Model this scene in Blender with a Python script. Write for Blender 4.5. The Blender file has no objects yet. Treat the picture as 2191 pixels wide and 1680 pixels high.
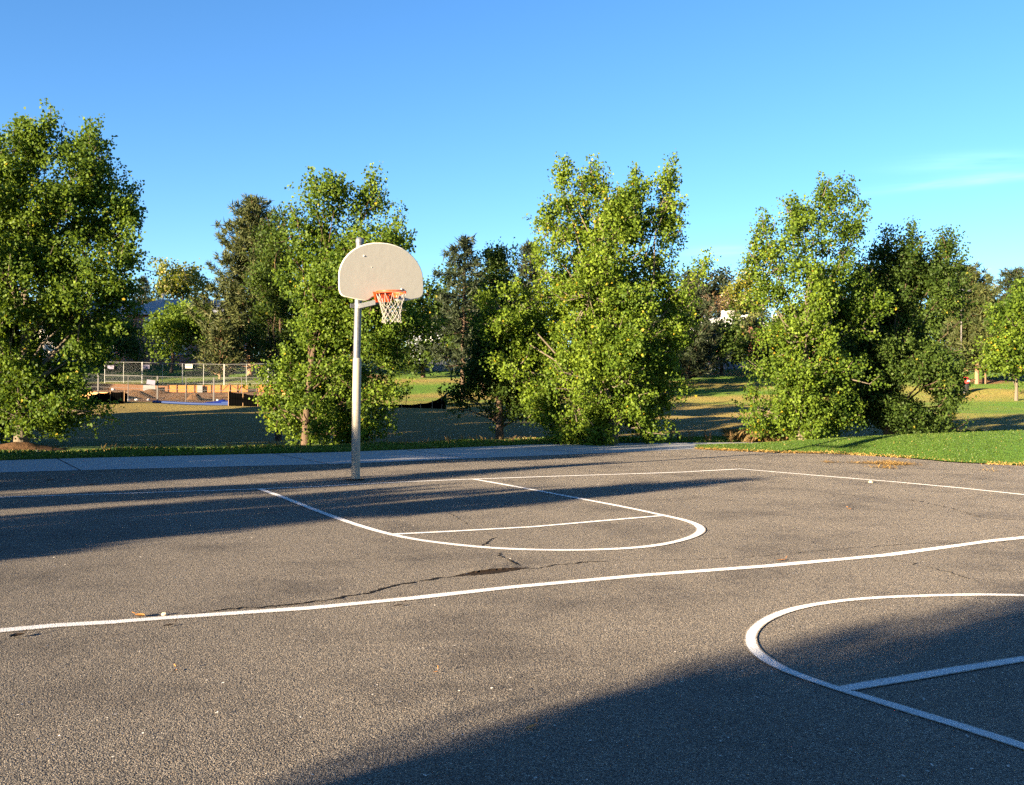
import bpy, math, random
import numpy as np
from mathutils import Vector, Matrix, noise as mnoise
R = math.radians
SC = bpy.context.scene
COL = SC.collection

# ------------------------------------------------------------------ camera
F_, YAW, PIT, ROL = 2125.565, -0.494, 0.003, 0.008
CAM = np.array([-5.683, -15.41, 1.456])
_cy, _sy, _cp, _sp, _cr, _sr = math.cos(YAW), math.sin(YAW), math.cos(PIT), math.sin(PIT), math.cos(ROL), math.sin(ROL)
FW = np.array([-_sy*_cp, _cy*_cp, _sp])
_r0 = np.array([_cy, _sy, 0.0]); _u0 = np.cross(_r0, FW)
RT = _cr*_r0 + _sr*_u0
UP = -_sr*_r0 + _cr*_u0
FH = np.array([-_sy, _cy, 0.0]); RH = np.array([_cy, _sy, 0.0])

def ray(x, y):
    d = FW*F_ + RT*(x-1095.5) - UP*(y-840.0)
    return d/np.linalg.norm(d)
def at(x, y, s):
    """survey: a sight line measured in the photo, taken out to s metres in front of the camera"""
    d = ray(x, y)
    return CAM + d*(s/float(d@FW))
def gnd(x, y, z=0.0):
    d = ray(x, y)
    return CAM + d*((z-CAM[2])/d[2])
def ST(x, y):
    dx, dy = x-CAM[0], y-CAM[1]
    return dx*FH[0]+dy*FH[1], dx*RH[0]+dy*RH[1]
def XY(s, t):
    return CAM[0]+FH[0]*s+RH[0]*t, CAM[1]+FH[1]*s+RH[1]*t

cam_d = bpy.data.cameras.new('camera'); cam = bpy.data.objects.new('camera', cam_d); COL.objects.link(cam)
cam_d.sensor_fit = 'HORIZONTAL'
cam_d.angle = 2*math.atan(1095.5/F_)
cam_d.clip_end = 3000; cam_d.clip_start = 0.05
M = Matrix.Identity(4)
for i in range(3):
    M[i][0], M[i][1], M[i][2], M[i][3] = RT[i], UP[i], -FW[i], CAM[i]
cam.matrix_world = M
SC.camera = cam

# ------------------------------------------------------------------ light
SUN_EL = R(10.5)
SUN_H = np.array([-0.965, -0.266]); SUN_H /= np.linalg.norm(SUN_H)
sl = bpy.data.lights.new('sun', 'SUN'); sl.energy = 5.0; sl.angle = R(0.5); sl.color = (1.0, 0.79, 0.53)
so = bpy.data.objects.new('sun', sl); COL.objects.link(so)
so.rotation_euler = Vector((-SUN_H[0]*math.cos(SUN_EL), -SUN_H[1]*math.cos(SUN_EL), -math.sin(SUN_EL))).to_track_quat('-Z', 'Y').to_euler()
so.location = (-20, -20, 30)

W = bpy.data.worlds.new('World'); SC.world = W; W.use_nodes = True
wn, wl = W.node_tree.nodes, W.node_tree.links
wn.clear()
wo = wn.new('ShaderNodeOutputWorld'); bg = wn.new('ShaderNodeBackground'); sky = wn.new('ShaderNodeTexSky')
sky.sky_type = 'NISHITA'; sky.sun_disc = False
sky.sun_elevation = SUN_EL
sky.sun_rotation = math.atan2(SUN_H[0], SUN_H[1])
sky.altitude = 1600; sky.air_density = 1.0; sky.dust_density = 0.3; sky.ozone_density = 3.0
bg.inputs['Strength'].default_value = 0.0505
SKY_SAT = 1.14
hs = wn.new('ShaderNodeHueSaturation'); hs.inputs['Saturation'].default_value = SKY_SAT; hs.inputs['Hue'].default_value = 0.504
wl.new(sky.outputs[0], hs.inputs['Color'])
# thin cirrus wisps low in the sky to the right of the hoop
tc = wn.new('ShaderNodeTexCoord')
def wmath(op, a, b=None, c=None):
    n = wn.new('ShaderNodeMath'); n.operation = op
    for k, v in enumerate((a, b, c)):
        if v is None: continue
        if isinstance(v, (int, float)): n.inputs[k].default_value = v
        else: wl.new(v, n.inputs[k])
    return n.outputs[0]
def wdot(vec):
    n = wn.new('ShaderNodeVectorMath'); n.operation = 'DOT_PRODUCT'
    wl.new(tc.outputs['Generated'], n.inputs[0]); n.inputs[1].default_value = vec
    return n.outputs['Value']
def cirrus(px, py, wu, wv, amt, seed, tilt=0.0):
    c = ray(px, py); a = np.cross(c, (0, 0, 1)); a /= np.linalg.norm(a); b = np.cross(a, c)
    a, b = a*math.cos(tilt)+b*math.sin(tilt), b*math.cos(tilt)-a*math.sin(tilt)
    U, V, Cc = wdot(tuple(a)), wdot(tuple(b)), wdot(tuple(c))
    comb = wn.new('ShaderNodeCombineXYZ')
    wl.new(wmath('MULTIPLY', U, 7.0), comb.inputs[0]); wl.new(wmath('MULTIPLY', V, 75.0), comb.inputs[1]); comb.inputs[2].default_value = seed
    nz = wn.new('ShaderNodeTexNoise'); nz.inputs['Scale'].default_value = 1.0; nz.inputs['Detail'].default_value = 5; nz.inputs['Roughness'].default_value = 0.55
    wl.new(comb.outputs[0], nz.inputs['Vector'])
    u2 = wmath('POWER', wmath('ABSOLUTE', wmath('DIVIDE', U, wu)), 2.0); v2 = wmath('POWER', wmath('ABSOLUTE', wmath('DIVIDE', V, wv)), 2.0)
    g = wmath('POWER', 2.718, wmath('MULTIPLY', wmath('ADD', u2, v2), -1.0))
    n2 = wmath('MAXIMUM', wmath('MULTIPLY', wmath('SUBTRACT', nz.outputs['Fac'], 0.36), 2.4), 0.0)
    front = wmath('GREATER_THAN', Cc, 0.5)
    return wmath('MULTIPLY', wmath('MULTIPLY', wmath('MULTIPLY', g, n2), amt), front)
cl = wmath('ADD', cirrus(2080, 386, 0.075, 0.0045, 0.20, 3.1, 0.03), cirrus(2090, 350, 0.055, 0.008, 0.12, 7.7, -0.05))
cl = wmath('ADD', cl, cirrus(1560, 540, 0.04, 0.006, 0.12, 11.0))
cl = wmath('MINIMUM', cl, 0.8)
mixc = wn.new('ShaderNodeMix'); mixc.data_type = 'RGBA'
wl.new(cl, mixc.inputs['Factor']); wl.new(hs.outputs[0], mixc.inputs['A']); mixc.inputs['B'].default_value = (9.0, 12.5, 15.5, 1)
wl.new(mixc.outputs['Result'], bg.inputs['Color']); wl.new(bg.outputs[0], wo.inputs['Surface'])

vs = SC.view_settings
vs.view_transform = 'Standard'; vs.look = 'None'; vs.exposure = 2.7; vs.gamma = 1.0; vs.use_curve_mapping = False
SC.cycles.max_bounces = 6; SC.cycles.diffuse_bounces = 3; SC.cycles.transmission_bounces = 3; SC.cycles.transparent_max_bounces = 6
SC.cycles.use_adaptive_sampling = True; SC.cycles.adaptive_threshold = 0.015
SC.cycles.use_denoising = False

# ------------------------------------------------------------------ object helpers
def link_obj(name, me, mat=None, parent=None):
    o = bpy.data.objects.new(name, me); COL.objects.link(o)
    if mat is not None and me is not None: me.materials.append(mat)
    if parent is not None: o.parent = parent
    return o
def tag(o, label, cat, group=None):
    o['label'] = label; o['category'] = cat
    if group: o['group'] = group
    return o
def thing(name, label, cat, loc=(0, 0, 0), rz=0.0, group=None):
    o = bpy.data.objects.new(name, None); COL.objects.link(o)
    o.location = [float(c) for c in loc]; o.rotation_euler = (0, 0, rz); o.empty_display_size = 0.3
    return tag(o, label, cat, group)
def kind(o, k):
    o['kind'] = k; return o
def mesh_np(name, V, Fq, smooth=False, attrs=None):
    """V (n,3); Fq (m,k) polygons with the same number of corners"""
    V = np.ascontiguousarray(V, dtype=np.float32); Fq = np.ascontiguousarray(Fq, dtype=np.int32)
    me = bpy.data.meshes.new(name)
    me.vertices.add(len(V)); me.vertices.foreach_set('co', V.ravel())
    k = Fq.shape[1]
    me.loops.add(Fq.size); me.loops.foreach_set('vertex_index', Fq.ravel())
    me.polygons.add(len(Fq)); me.polygons.foreach_set('loop_start', np.arange(0, Fq.size, k, dtype=np.int32))
    if smooth: me.polygons.foreach_set('use_smooth', np.ones(len(Fq), dtype=bool))
    for nm, arr in (attrs or {}).items():
        a = me.attributes.new(nm, 'FLOAT', 'POINT'); a.data.foreach_set('value', np.ascontiguousarray(arr, dtype=np.float32))
    me.update(calc_edges=True); me.validate()
    return me

class MB:
    def __init__(self): self.v = []; self.f = []; self.sm = []
    def add(self, vs_, fs_, smooth=False):
        b = len(self.v); self.v += [tuple(map(float, p)) for p in vs_]; self.f += [tuple(i+b for i in f) for f in fs_]; self.sm += [smooth]*len(fs_)
    def box(self, x0, x1, y0, y1, z0, z1, mat=None):
        p = [(x0,y0,z0),(x1,y0,z0),(x1,y1,z0),(x0,y1,z0),(x0,y0,z1),(x1,y0,z1),(x1,y1,z1),(x0,y1,z1)]
        if mat is not None: p = [tuple(mat @ Vector(q)) for q in p]
        self.add(p, [(0,3,2,1),(4,5,6,7),(0,1,5,4),(1,2,6,5),(2,3,7,6),(3,0,4,7)])
    def tube(self, pts, rad, n=8, cap=True, smooth=True):
        pts = [Vector([float(c) for c in p]) for p in pts]; m = len(pts)
        rs = rad if hasattr(rad, '__len__') else [rad]*m
        vs_, fs_ = [], []; prev = None
        for i, p in enumerate(pts):
            d = (pts[min(i+1, m-1)]-pts[max(i-1, 0)])
            if d.length < 1e-9: d = Vector((0, 0, 1))
            d.normalize()
            if prev is None:
                a = d.cross(Vector((0, 0, 1)))
                if a.length < 1e-3: a = d.cross(Vector((1, 0, 0)))
            else: a = prev - d*prev.dot(d)
            if a.length < 1e-6: a = d.orthogonal()
            a.normalize(); prev = a; b = d.cross(a)
            for k in range(n):
                an = 2*math.pi*k/n; vs_.append(p + (a*math.cos(an)+b*math.sin(an))*float(rs[i]))
        for i in range(m-1):
            for k in range(n):
                k2 = (k+1) % n; fs_.append((i*n+k, i*n+k2, (i+1)*n+k2, (i+1)*n+k))
        self.add(vs_, fs_, smooth)
        if cap:
            self.add(vs_[:n], [tuple(range(n))[::-1]]); self.add(vs_[-n:], [tuple(range(n))])
    def poly_prism(self, outline, off):
        n = len(outline); off = Vector(off)
        vs_ = [Vector(p) for p in outline] + [Vector(p)+off for p in outline]
        self.add(vs_, [tuple(range(n)), tuple(range(2*n-1, n-1, -1))] + [(i, i+n, (i+1) % n+n, (i+1) % n) for i in range(n)])
    def build(self, name, mat, parent=None):
        me = bpy.data.meshes.new(name); me.from_pydata(self.v, [], self.f)
        me.polygons.foreach_set('use_smooth', np.array(self.sm, dtype=bool)); me.update()
        return link_obj(name, me, mat, parent)

# ------------------------------------------------------------------ materials
class NT:
    def __init__(self, name):
        self.m = bpy.data.materials.new(name); self.m.use_nodes = True
        self.n = self.m.node_tree.nodes; self.l = self.m.node_tree.links
        self.b = self.n['Principled BSDF']; self.out = self.n['Material Output']
    def set(self, sock, v):
        if isinstance(v, bpy.types.NodeSocket): self.l.new(v, sock)
        else: sock.default_value = v
    def pos(self):
        return self.n.new('ShaderNodeNewGeometry').outputs['Position']
    def noise(self, vec, scale, detail=3, rough=0.5):
        n = self.n.new('ShaderNodeTexNoise'); self.l.new(vec, n.inputs['Vector'])
        n.inputs['Scale'].default_value = scale; n.inputs['Detail'].default_value = detail; n.inputs['Roughness'].default_value = rough
        return n.outputs['Fac']
    def voro(self, vec, scale):
        n = self.n.new('ShaderNodeTexVoronoi'); self.l.new(vec, n.inputs['Vector']); n.inputs['Scale'].default_value = scale
        return n.outputs['Distance'], n.outputs['Color']
    def ramp(self, fac, stops):
        n = self.n.new('ShaderNodeValToRGB'); self.l.new(fac, n.inputs[0])
        e = n.color_ramp.elements
        while len(e) < len(stops): e.new(0.5)
        for k, (p, c) in enumerate(stops):
            e[k].position = p; e[k].color = (*c, 1) if len(c) == 3 else c
        return n.outputs['Color']
    def mix(self, f, a, b, mode='MIX'):
        n = self.n.new('ShaderNodeMix'); n.data_type = 'RGBA'; n.blend_type = mode
        self.set(n.inputs['Factor'], f)
        for s, v in (('A', a), ('B', b)):
            self.set(n.inputs[s], v if isinstance(v, bpy.types.NodeSocket) else (*v, 1))
        return n.outputs['Result']
    def math(self, op, a, b=0.0, clamp=False):
        n = self.n.new('ShaderNodeMath'); n.operation = op; n.use_clamp = clamp
        self.set(n.inputs[0], a); self.set(n.inputs[1], b); return n.outputs[0]
    def attr(self, name):
        n = self.n.new('ShaderNodeAttribute'); n.attribute_name = name; return n.outputs['Fac']
    def scale(self, vec, s):
        n = self.n.new('ShaderNodeVectorMath'); n.operation = 'MULTIPLY'; self.l.new(vec, n.inputs[0]); n.inputs[1].default_value = s
        return n.outputs[0]
    def sep(self, vec):
        n = self.n.new('ShaderNodeSeparateXYZ'); self.l.new(vec, n.inputs[0]); return n.outputs
    def bump(self, h, dist, strength=1.0, normal=None):
        n = self.n.new('ShaderNodeBump'); self.l.new(h, n.inputs['Height']); n.inputs['Distance'].default_value = dist; n.inputs['Strength'].default_value = strength
        if normal is not None: self.l.new(normal, n.inputs['Normal'])
        return n.outputs[0]
    def base(self, c, rough=0.8, spec=0.3, metal=0.0, normal=None):
        self.set(self.b.inputs['Base Color'], c if isinstance(c, bpy.types.NodeSocket) else (*c, 1))
        self.set(self.b.inputs['Roughness'], rough); self.b.inputs['Specular IOR Level'].default_value = spec; self.b.inputs['Metallic'].default_value = metal
        if normal is not None: self.l.new(normal, self.b.inputs['Normal'])
        return self.m

def simple(name, c, rough=0.7, spec=0.3, metal=0.0, var=0.15, scale=6.0, bump=0.0):
    t = NT(name); p = t.pos(); f = t.noise(p, scale, 4)
    lo = tuple(x*(1-var) for x in c); hi = tuple(min(1, x*(1+var)) for x in c)
    col = t.mix(f, lo, hi)
    nm = t.bump(t.noise(p, scale*8, 3), bump) if bump else None
    return t.base(col, rough, spec, metal, nm)

def asphalt_nodes(t):
    p = t.pos()
    big = t.noise(p, 0.35, 4, 0.6); mid = t.noise(p, 2.3, 4, 0.6); fine = t.noise(p, 60, 3, 0.6)
    d1, c1 = t.voro(p, 150); d2, c2 = t.voro(p, 85)
    tone = t.mix(big, (0.150, 0.140, 0.124), (0.222, 0.207, 0.184))
    tone = t.mix(t.math('MULTIPLY', mid, 0.5), tone, (0.195, 0.182, 0.162))
    # pale, rusty and dark stones set in black binder
    stone = t.ramp(t.sep(c1)[0], [(0.0, (0.40, 0.40, 0.41)), (0.35, (0.78, 0.77, 0.75)), (0.62, (1.18, 1.12, 1.05)), (0.80, (1.45, 1.25, 1.02)), (0.92, (1.75, 1.66, 1.55)), (1.0, (2.4, 2.3, 2.1))])
    binder = t.ramp(d1, [(0.40, (1, 1, 1)), (0.66, (0.36, 0.36, 0.38))])
    col = t.mix(1.0, t.mix(1.0, tone, stone, 'MULTIPLY'), binder, 'MULTIPLY')
    # old tar-dark blotches, a stain pattern of the surface itself
    blot = t.ramp(t.noise(p, 0.8, 6, 0.68), [(0.34, (0.58, 0.58, 0.60)), (0.50, (1, 1, 1)), (0.70, (1.12, 1.12, 1.12))])
    col = t.mix(0.85, col, blot, 'MULTIPLY')
    h = t.math('ADD', t.math('MULTIPLY', t.math('SUBTRACT', 1.0, d1), 0.8), t.math('MULTIPLY', t.math('SUBTRACT', 1.0, d2), 0.7))
    h = t.math('ADD', h, t.math('MULTIPLY', fine, 0.5))
    return p, col, h
t = NT('asphalt'); p, col, h = asphalt_nodes(t)
M_ASPH = t.base(col, 0.85, 0.25, normal=t.bump(h, 0.011, 1.0)); t.b.inputs['Diffuse Roughness'].default_value = 1.0
t = NT('line_paint'); p, col, h = asphalt_nodes(t)
wear = t.noise(p, 60, 5, 0.8); edge = t.attr('edge')
keep = t.math('SUBTRACT', t.math('ADD', wear, 0.50), t.math('POWER', edge, 5.0))
keep = t.math('SUBTRACT', keep, t.math('MULTIPLY', t.noise(p, 1.7, 3), 0.34))
keep = t.math('MULTIPLY', t.math('SUBTRACT', keep, 0.47), 4.0, True)
paint = t.mix(t.noise(p, 9, 3), (0.36, 0.365, 0.38), (0.50, 0.50, 0.51))
M_PAINT = t.base(t.mix(keep, col, paint), 0.7, 0.3, normal=t.bump(h, 0.0035, 1.0)); t.b.inputs['Diffuse Roughness'].default_value = 1.0

t = NT('path_concrete'); p = t.pos()
col = t.mix(t.noise(p, 0.8, 5, 0.6), (0.24, 0.245, 0.25), (0.33, 0.335, 0.34)); col = t.mix(t.math('MULTIPLY', t.noise(p, 60, 3), 0.5), col, (0.30, 0.29, 0.28))
M_PATH = t.base(col, 0.85, 0.2, normal=t.bump(t.noise(p, 70, 3), 0.004))
M_CRACK = simple('tar_crack', (0.012, 0.010, 0.009), 0.95, 0.1, scale=40, bump=0.004)
M_ASPH_DARK = simple('dark_asphalt', (0.028, 0.019, 0.013), 0.95, 0.1, scale=50, var=0.5, bump=0.01)

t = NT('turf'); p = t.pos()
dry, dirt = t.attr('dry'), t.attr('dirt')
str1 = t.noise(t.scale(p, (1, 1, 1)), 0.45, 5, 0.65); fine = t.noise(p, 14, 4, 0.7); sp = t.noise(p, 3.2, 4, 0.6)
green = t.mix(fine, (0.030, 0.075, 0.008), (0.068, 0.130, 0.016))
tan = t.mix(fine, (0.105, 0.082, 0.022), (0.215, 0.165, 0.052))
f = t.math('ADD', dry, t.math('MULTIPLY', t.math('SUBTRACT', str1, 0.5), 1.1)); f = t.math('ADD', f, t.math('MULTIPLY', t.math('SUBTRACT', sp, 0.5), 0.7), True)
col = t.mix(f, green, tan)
soil = t.mix(t.noise(p, 4, 5, 0.7), (0.050, 0.027, 0.013), (0.14, 0.080, 0.042))
fd = t.math('MULTIPLY', t.math('SUBTRACT', t.math('ADD', dirt, t.math('MULTIPLY', t.math('SUBTRACT', sp, 0.5), 0.5)), 0.35), 5.0, True)
col = t.mix(fd, col, soil)
hh = t.math('ADD', t.noise(p, 22, 3, 0.7), t.math('MULTIPLY', t.noise(p, 5, 3), 1.5))
M_TURF = t.base(col, 0.9, 0.15, normal=t.bump(hh, 0.07)); t.b.inputs['Diffuse Roughness'].default_value = 1.0

def leaf_mat(name, dark, lightc, yellow, trans=0.35, rough=0.42, spec=0.5, tcol=(0.20, 0.30, 0.02)):
    t = NT(name); tint = t.attr('tint')
    mid = tuple((a+b)/2 for a, b in zip(dark, lightc))
    col = t.ramp(tint, [(0.0, dark), (0.55, mid), (0.93, lightc), (0.965, yellow)])
    t.base(col, rough, spec)
    tr = t.n.new('ShaderNodeBsdfTranslucent')
    t.l.new(t.mix(0.6, col, tcol), tr.inputs['Color'])
    mx = t.n.new('ShaderNodeMixShader'); mx.inputs[0].default_value = trans
    t.l.new(t.b.outputs[0], mx.inputs[1]); t.l.new(tr.outputs[0], mx.inputs[2]); t.l.new(mx.outputs[0], t.out.inputs['Surface'])
    return t.m
YEL = (0.30, 0.22, 0.018)
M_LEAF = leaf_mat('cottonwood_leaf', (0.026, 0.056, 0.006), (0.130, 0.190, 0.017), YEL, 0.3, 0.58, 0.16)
M_LEAF_B = leaf_mat('sunlit_cottonwood_leaf', (0.044, 0.084, 0.008), (0.160, 0.222, 0.019), YEL, 0.33, 0.58, 0.16)  # lighter copy of the leaf; the sunlit look is put into its colour
M_LEAF_D = leaf_mat('shaded_green_leaf', (0.018, 0.036, 0.006), (0.058, 0.092, 0.015), (0.14, 0.13, 0.016), 0.2, 0.55, 0.12)  # darker copy of the leaf; shade on the trees is put into its colour
M_LEAF_Y = leaf_mat('yellowing_leaf', (0.08, 0.10, 0.012), (0.20, 0.19, 0.022), (0.42, 0.28, 0.03))
M_LEAF_R = leaf_mat('rusty_leaf', (0.06, 0.04, 0.02), (0.15, 0.09, 0.04), (0.2, 0.12, 0.05), 0.2)
M_NEEDLE = leaf_mat('pine_needle', (0.022, 0.034, 0.010), (0.075, 0.085, 0.024), (0.10, 0.085, 0.03), 0.1, 0.6, 0.2, (0.08, 0.10, 0.02))
M_NEEDLE_B = leaf_mat('spruce_needle', (0.011, 0.018, 0.008), (0.032, 0.044, 0.017), (0.05, 0.045, 0.02), 0.08, 0.6, 0.2, (0.05, 0.07, 0.03))
M_BLADE = leaf_mat('grass_blade', (0.042, 0.082, 0.010), (0.098, 0.150, 0.020), (0.36, 0.24, 0.075), 0.35, 0.5, 0.3, (0.16, 0.30, 0.02))
M_STRAW = leaf_mat('dry_straw', (0.26, 0.15, 0.045), (0.55, 0.36, 0.12), (0.6, 0.45, 0.2), 0.25, 0.7, 0.2, (0.4, 0.25, 0.06))
M_WEED = leaf_mat('dry_weed', (0.060, 0.050, 0.016), (0.20, 0.125, 0.050), (0.30, 0.17, 0.07), 0.25, 0.7, 0.2, (0.2, 0.14, 0.04))

t = NT('grey_bark'); p = t.pos(); q = t.scale(p, (9, 9, 1.6)); n_ = t.noise(q, 2.2, 5, 0.7)
M_BARK = t.base(t.mix(n_, (0.06, 0.048, 0.034), (0.18, 0.15, 0.11)), 0.85, 0.2, normal=t.bump(n_, 0.03))
t = NT('dark_bark'); p = t.pos(); q = t.scale(p, (9, 9, 1.6)); n_ = t.noise(q, 2.2, 5, 0.7)
M_BARK_D = t.base(t.mix(n_, (0.040, 0.028, 0.020), (0.13, 0.09, 0.06)), 0.9, 0.15, normal=t.bump(n_, 0.03))
t = NT('pine_bark'); p = t.pos(); q = t.scale(p, (6, 6, 1.6)); n_ = t.noise(q, 2.2, 5, 0.7)
M_BARK_P = t.base(t.mix(n_, (0.12, 0.07, 0.04), (0.36, 0.22, 0.13)), 0.9, 0.15, normal=t.bump(n_, 0.03))

t = NT('galvanised_steel'); p = t.pos(); dd, cc = t.voro(p, 55)
M_GALV = t.base(t.mix(t.sep(cc)[0], (0.10, 0.108, 0.118), (0.15, 0.157, 0.166)), 0.5, 0.5, 0.5)
t = NT('cream_paint'); p = t.pos(); z = t.sep(p)[2]
sc = t.ramp(t.noise(t.scale(p, (30, 30, 5)), 1.0, 4, 0.65), [(0.30, (0.55, 0.50, 0.42)), (0.42, (1, 1, 1))])
col = t.mix(0.5, t.mix(t.noise(p, 5, 3), (0.23, 0.21, 0.172), (0.27, 0.248, 0.205)), sc, 'MULTIPLY')
M_CREAM = t.base(col, 0.5, 0.4)
t = NT('backboard_paint'); p = t.pos()
col = t.mix(t.noise(p, 2.5, 5, 0.6), (0.262, 0.255, 0.225), (0.285, 0.277, 0.245))
scuff = t.ramp(t.noise(t.scale(p, (14, 14, 3)), 1.0, 5, 0.7), [(0.28, (0.70, 0.70, 0.70)), (0.42, (1, 1, 1))])
M_BOARD = t.base(t.mix(0.25, col, scuff, 'MULTIPLY'), 0.55, 0.35, normal=t.bump(t.noise(p, 9, 3), 0.002))
M_BOARD_E = simple('backboard_edge_paint', (0.72, 0.67, 0.56), 0.5, 0.4)
M_ORANGE = simple('rim_orange_paint', (0.60, 0.075, 0.012), 0.42, 0.5, var=0.2, scale=18)
M_NET = simple('net_cord', (0.27, 0.255, 0.235), 0.9, 0.2, var=0.2, scale=40)
M_BOLT = simple('bolt_steel', (0.66, 0.62, 0.55), 0.4, 0.5)
M_FENCE = simple('fence_galvanised', (0.24, 0.24, 0.23), 0.45, 0.5, 0.4)
M_FENCE_D = simple('fence_weathered', (0.10, 0.095, 0.09), 0.6, 0.3, 0.2)
M_WIRE = simple('fence_wire', (0.20, 0.20, 0.20), 0.5, 0.4, 0.3)
t = NT('plywood'); p = t.pos(); 
M_PLY = t.base(t.mix(t.noise(t.scale(p, (3, 3, 12)), 1.0, 4), (0.22, 0.072, 0.014), (0.34, 0.125, 0.028)), 0.8, 0.2)
M_PLY_P = simple('pale_plywood', (0.42, 0.22, 0.08), 0.8, 0.2, scale=3)
M_STUD = simple('timber_stud', (0.10, 0.05, 0.025), 0.85, 0.15)
M_CONC = simple('grey_concrete', (0.15, 0.15, 0.15), 0.9, 0.2, scale=3)
M_SILT = simple('black_geotextile', (0.0014, 0.0014, 0.0014), 1.0, 0.0, scale=4, bump=0.0)
M_BLUE = simple('blue_plastic', (0.005, 0.013, 0.12), 0.45, 0.4)  # tarp blue darkened like the pipe, shade put into its colour
M_PIPE = simple('shaded_blue_pipe', (0.014, 0.034, 0.12), 0.45, 0.4)  # much darker than the pipe's own pale blue; its shade is in the colour
M_STAKE = simple('wood_stake', (0.24, 0.15, 0.08), 0.85, 0.15)
M_WHITE = simple('white_paint', (0.80, 0.79, 0.76), 0.6, 0.3, var=0.06)
M_SIGNR = simple('sign_red_print', (0.55, 0.05, 0.03), 0.6, 0.3)
M_LAV = simple('sign_grey_lavender', (0.13, 0.115, 0.16), 0.6, 0.3)
t = NT('red_brick'); p = t.pos(); bt = t.n.new('ShaderNodeTexBrick')
bt.inputs['Color1'].default_value = (0.30, 0.10, 0.06, 1); bt.inputs['Color2'].default_value = (0.40, 0.16, 0.09, 1); bt.inputs['Mortar'].default_value = (0.35, 0.30, 0.26, 1)
bt.inputs['Scale'].default_value = 3.0; mp = t.n.new('ShaderNodeCombineXYZ'); sx = t.sep(p)
t.l.new(t.math('ADD', sx[0], sx[1]), mp.inputs[0]); t.l.new(sx[2], mp.inputs[1]); t.l.new(mp.outputs[0], bt.inputs['Vector'])
M_BRICK = t.base(bt.outputs['Color'], 0.9, 0.15)
M_SHING = simple('grey_shingle', (0.24, 0.25, 0.27), 0.9, 0.15, var=0.3, scale=5, bump=0.03)
M_SHING_L = simple('pale_shingle', (0.55, 0.55, 0.54), 0.9, 0.15, var=0.2, scale=5, bump=0.03)
M_SIDING = simple('grey_blue_siding', (0.26, 0.28, 0.32), 0.8, 0.2)
M_PALE = simple('cream_siding', (0.48, 0.43, 0.36), 0.7, 0.2)
M_GLASS = simple('window_glass', (0.02, 0.025, 0.03), 0.08, 0.8, var=0.02)
M_BOARDS = simple('weathered_boards', (0.22, 0.22, 0.23), 0.9, 0.15, var=0.35, scale=1.5)
M_BINRED = simple('red_plastic', (0.70, 0.05, 0.05), 0.4, 0.5)
M_BINBLK = simple('black_plastic', (0.02, 0.02, 0.02), 0.5, 0.4)
M_ROCK = simple('pale_rock', (0.50, 0.46, 0.42), 0.9, 0.2, var=0.3, bump=0.03)
M_STONE_T = simple('tan_stone', (0.55, 0.42, 0.27), 0.9, 0.2, var=0.3, scale=30)
M_FALLEN = simple('fallen_leaf_tan', (0.38, 0.17, 0.05), 0.8, 0.2, var=0.4, scale=30)
M_FALLEN_D = simple('fallen_leaf_brown', (0.055, 0.035, 0.02), 0.85, 0.2, var=0.4, scale=30)

# ------------------------------------------------------------------ ground
def sstep(a, b, x):
    u = np.clip((x-a)/(b-a), 0, 1); return u*u*(3-2*u)
PS = np.array([-200, 30.5, 33, 36, 40, 45, 55, 65, 70, 75, 80, 87, 100, 115, 140, 200, 1200.])
PZ = np.array([-.06, -.06, -.12, -.24, -.05, .18, .46, .78, .95, 1.18, 1.48, 2.30, 3.55, 4.9, 6.6, 8.5, 8.5])
def prof(s):
    return (np.interp(s-1.5, PS, PZ)+np.interp(s, PS, PZ)*2+np.interp(s+1.5, PS, PZ))/4
def crest(q):  # height of the lawn rise to the right of the court
    return np.interp(q, [1500, 1612, 1753, 1913, 2191, 2600], [0.0, .06, .22, .37, .57, .75])
def tz(x, y):
    s, tt = ST(np.asarray(x, float), np.asarray(y, float))
    z = prof(s)
    q = 1095.5+F_*tt/np.maximum(s, 5.0)
    right = sstep(1450, 1900, q)*(s > 5)
    # drainage ditch behind the rise
    z = z - right*0.40*np.exp(-((s-35.5)/2.6)**2)
    nz = 0.10*np.sin(x*0.31+1.3)*np.sin(y*0.27)+0.06*np.sin(x*0.83+y*0.6)
    return z + nz*sstep(36, 48, s) 

A_NEAR = [gnd(*q)[:2] for q in [(-400, 1022), (0, 1011.5), (360, 1002), (730, 993), (970, 983), (1130, 976.4), (1314.6, 969), (1493.6, 961)]]
A_FAR = [gnd(*q)[:2] for q in [(-400, 999), (0, 987.5), (160, 982.5), (730, 969), (943.6, 961), (1130, 953), (1314.6, 949.5), (1428, 949), (1612.6, 947.3), (1700, 947.2)]]
A_MND = [gnd(*q)[:2] for q in [(1493.6, 961), (1591.6, 966), (1685, 969.5), (1780, 971), (1922.5, 979), (2053, 990.7), (2191, 996.6)]]
A_MND += [A_MND[-1]+np.array([0.5, -4.0]), A_MND[-1]+np.array([0.9, -12.0]), A_MND[-1]+np.array([1.0, -30.0])]
LFT = -14.0
A_NEAR = [np.array([LFT, 4.9])]+A_NEAR; A_FAR = [np.array([LFT, 7.75])]+A_FAR
def dense(P, step):
    out = []
    for a, b in zip(P[:-1], P[1:]):
        n = max(1, int(np.linalg.norm(np.subtract(b, a))/step))
        out += [np.asarray(a)+(np.asarray(b)-np.asarray(a))*k/n for k in range(n)]
    return out+[np.asarray(P[-1])]
def wig(P, amp, seed, freq=3.0):
    return [p+amp*np.array([mnoise.noise((p[0]*freq, p[1]*freq, seed)), mnoise.noise((p[0]*freq, p[1]*freq, seed+9))]) for p in P]
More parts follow.
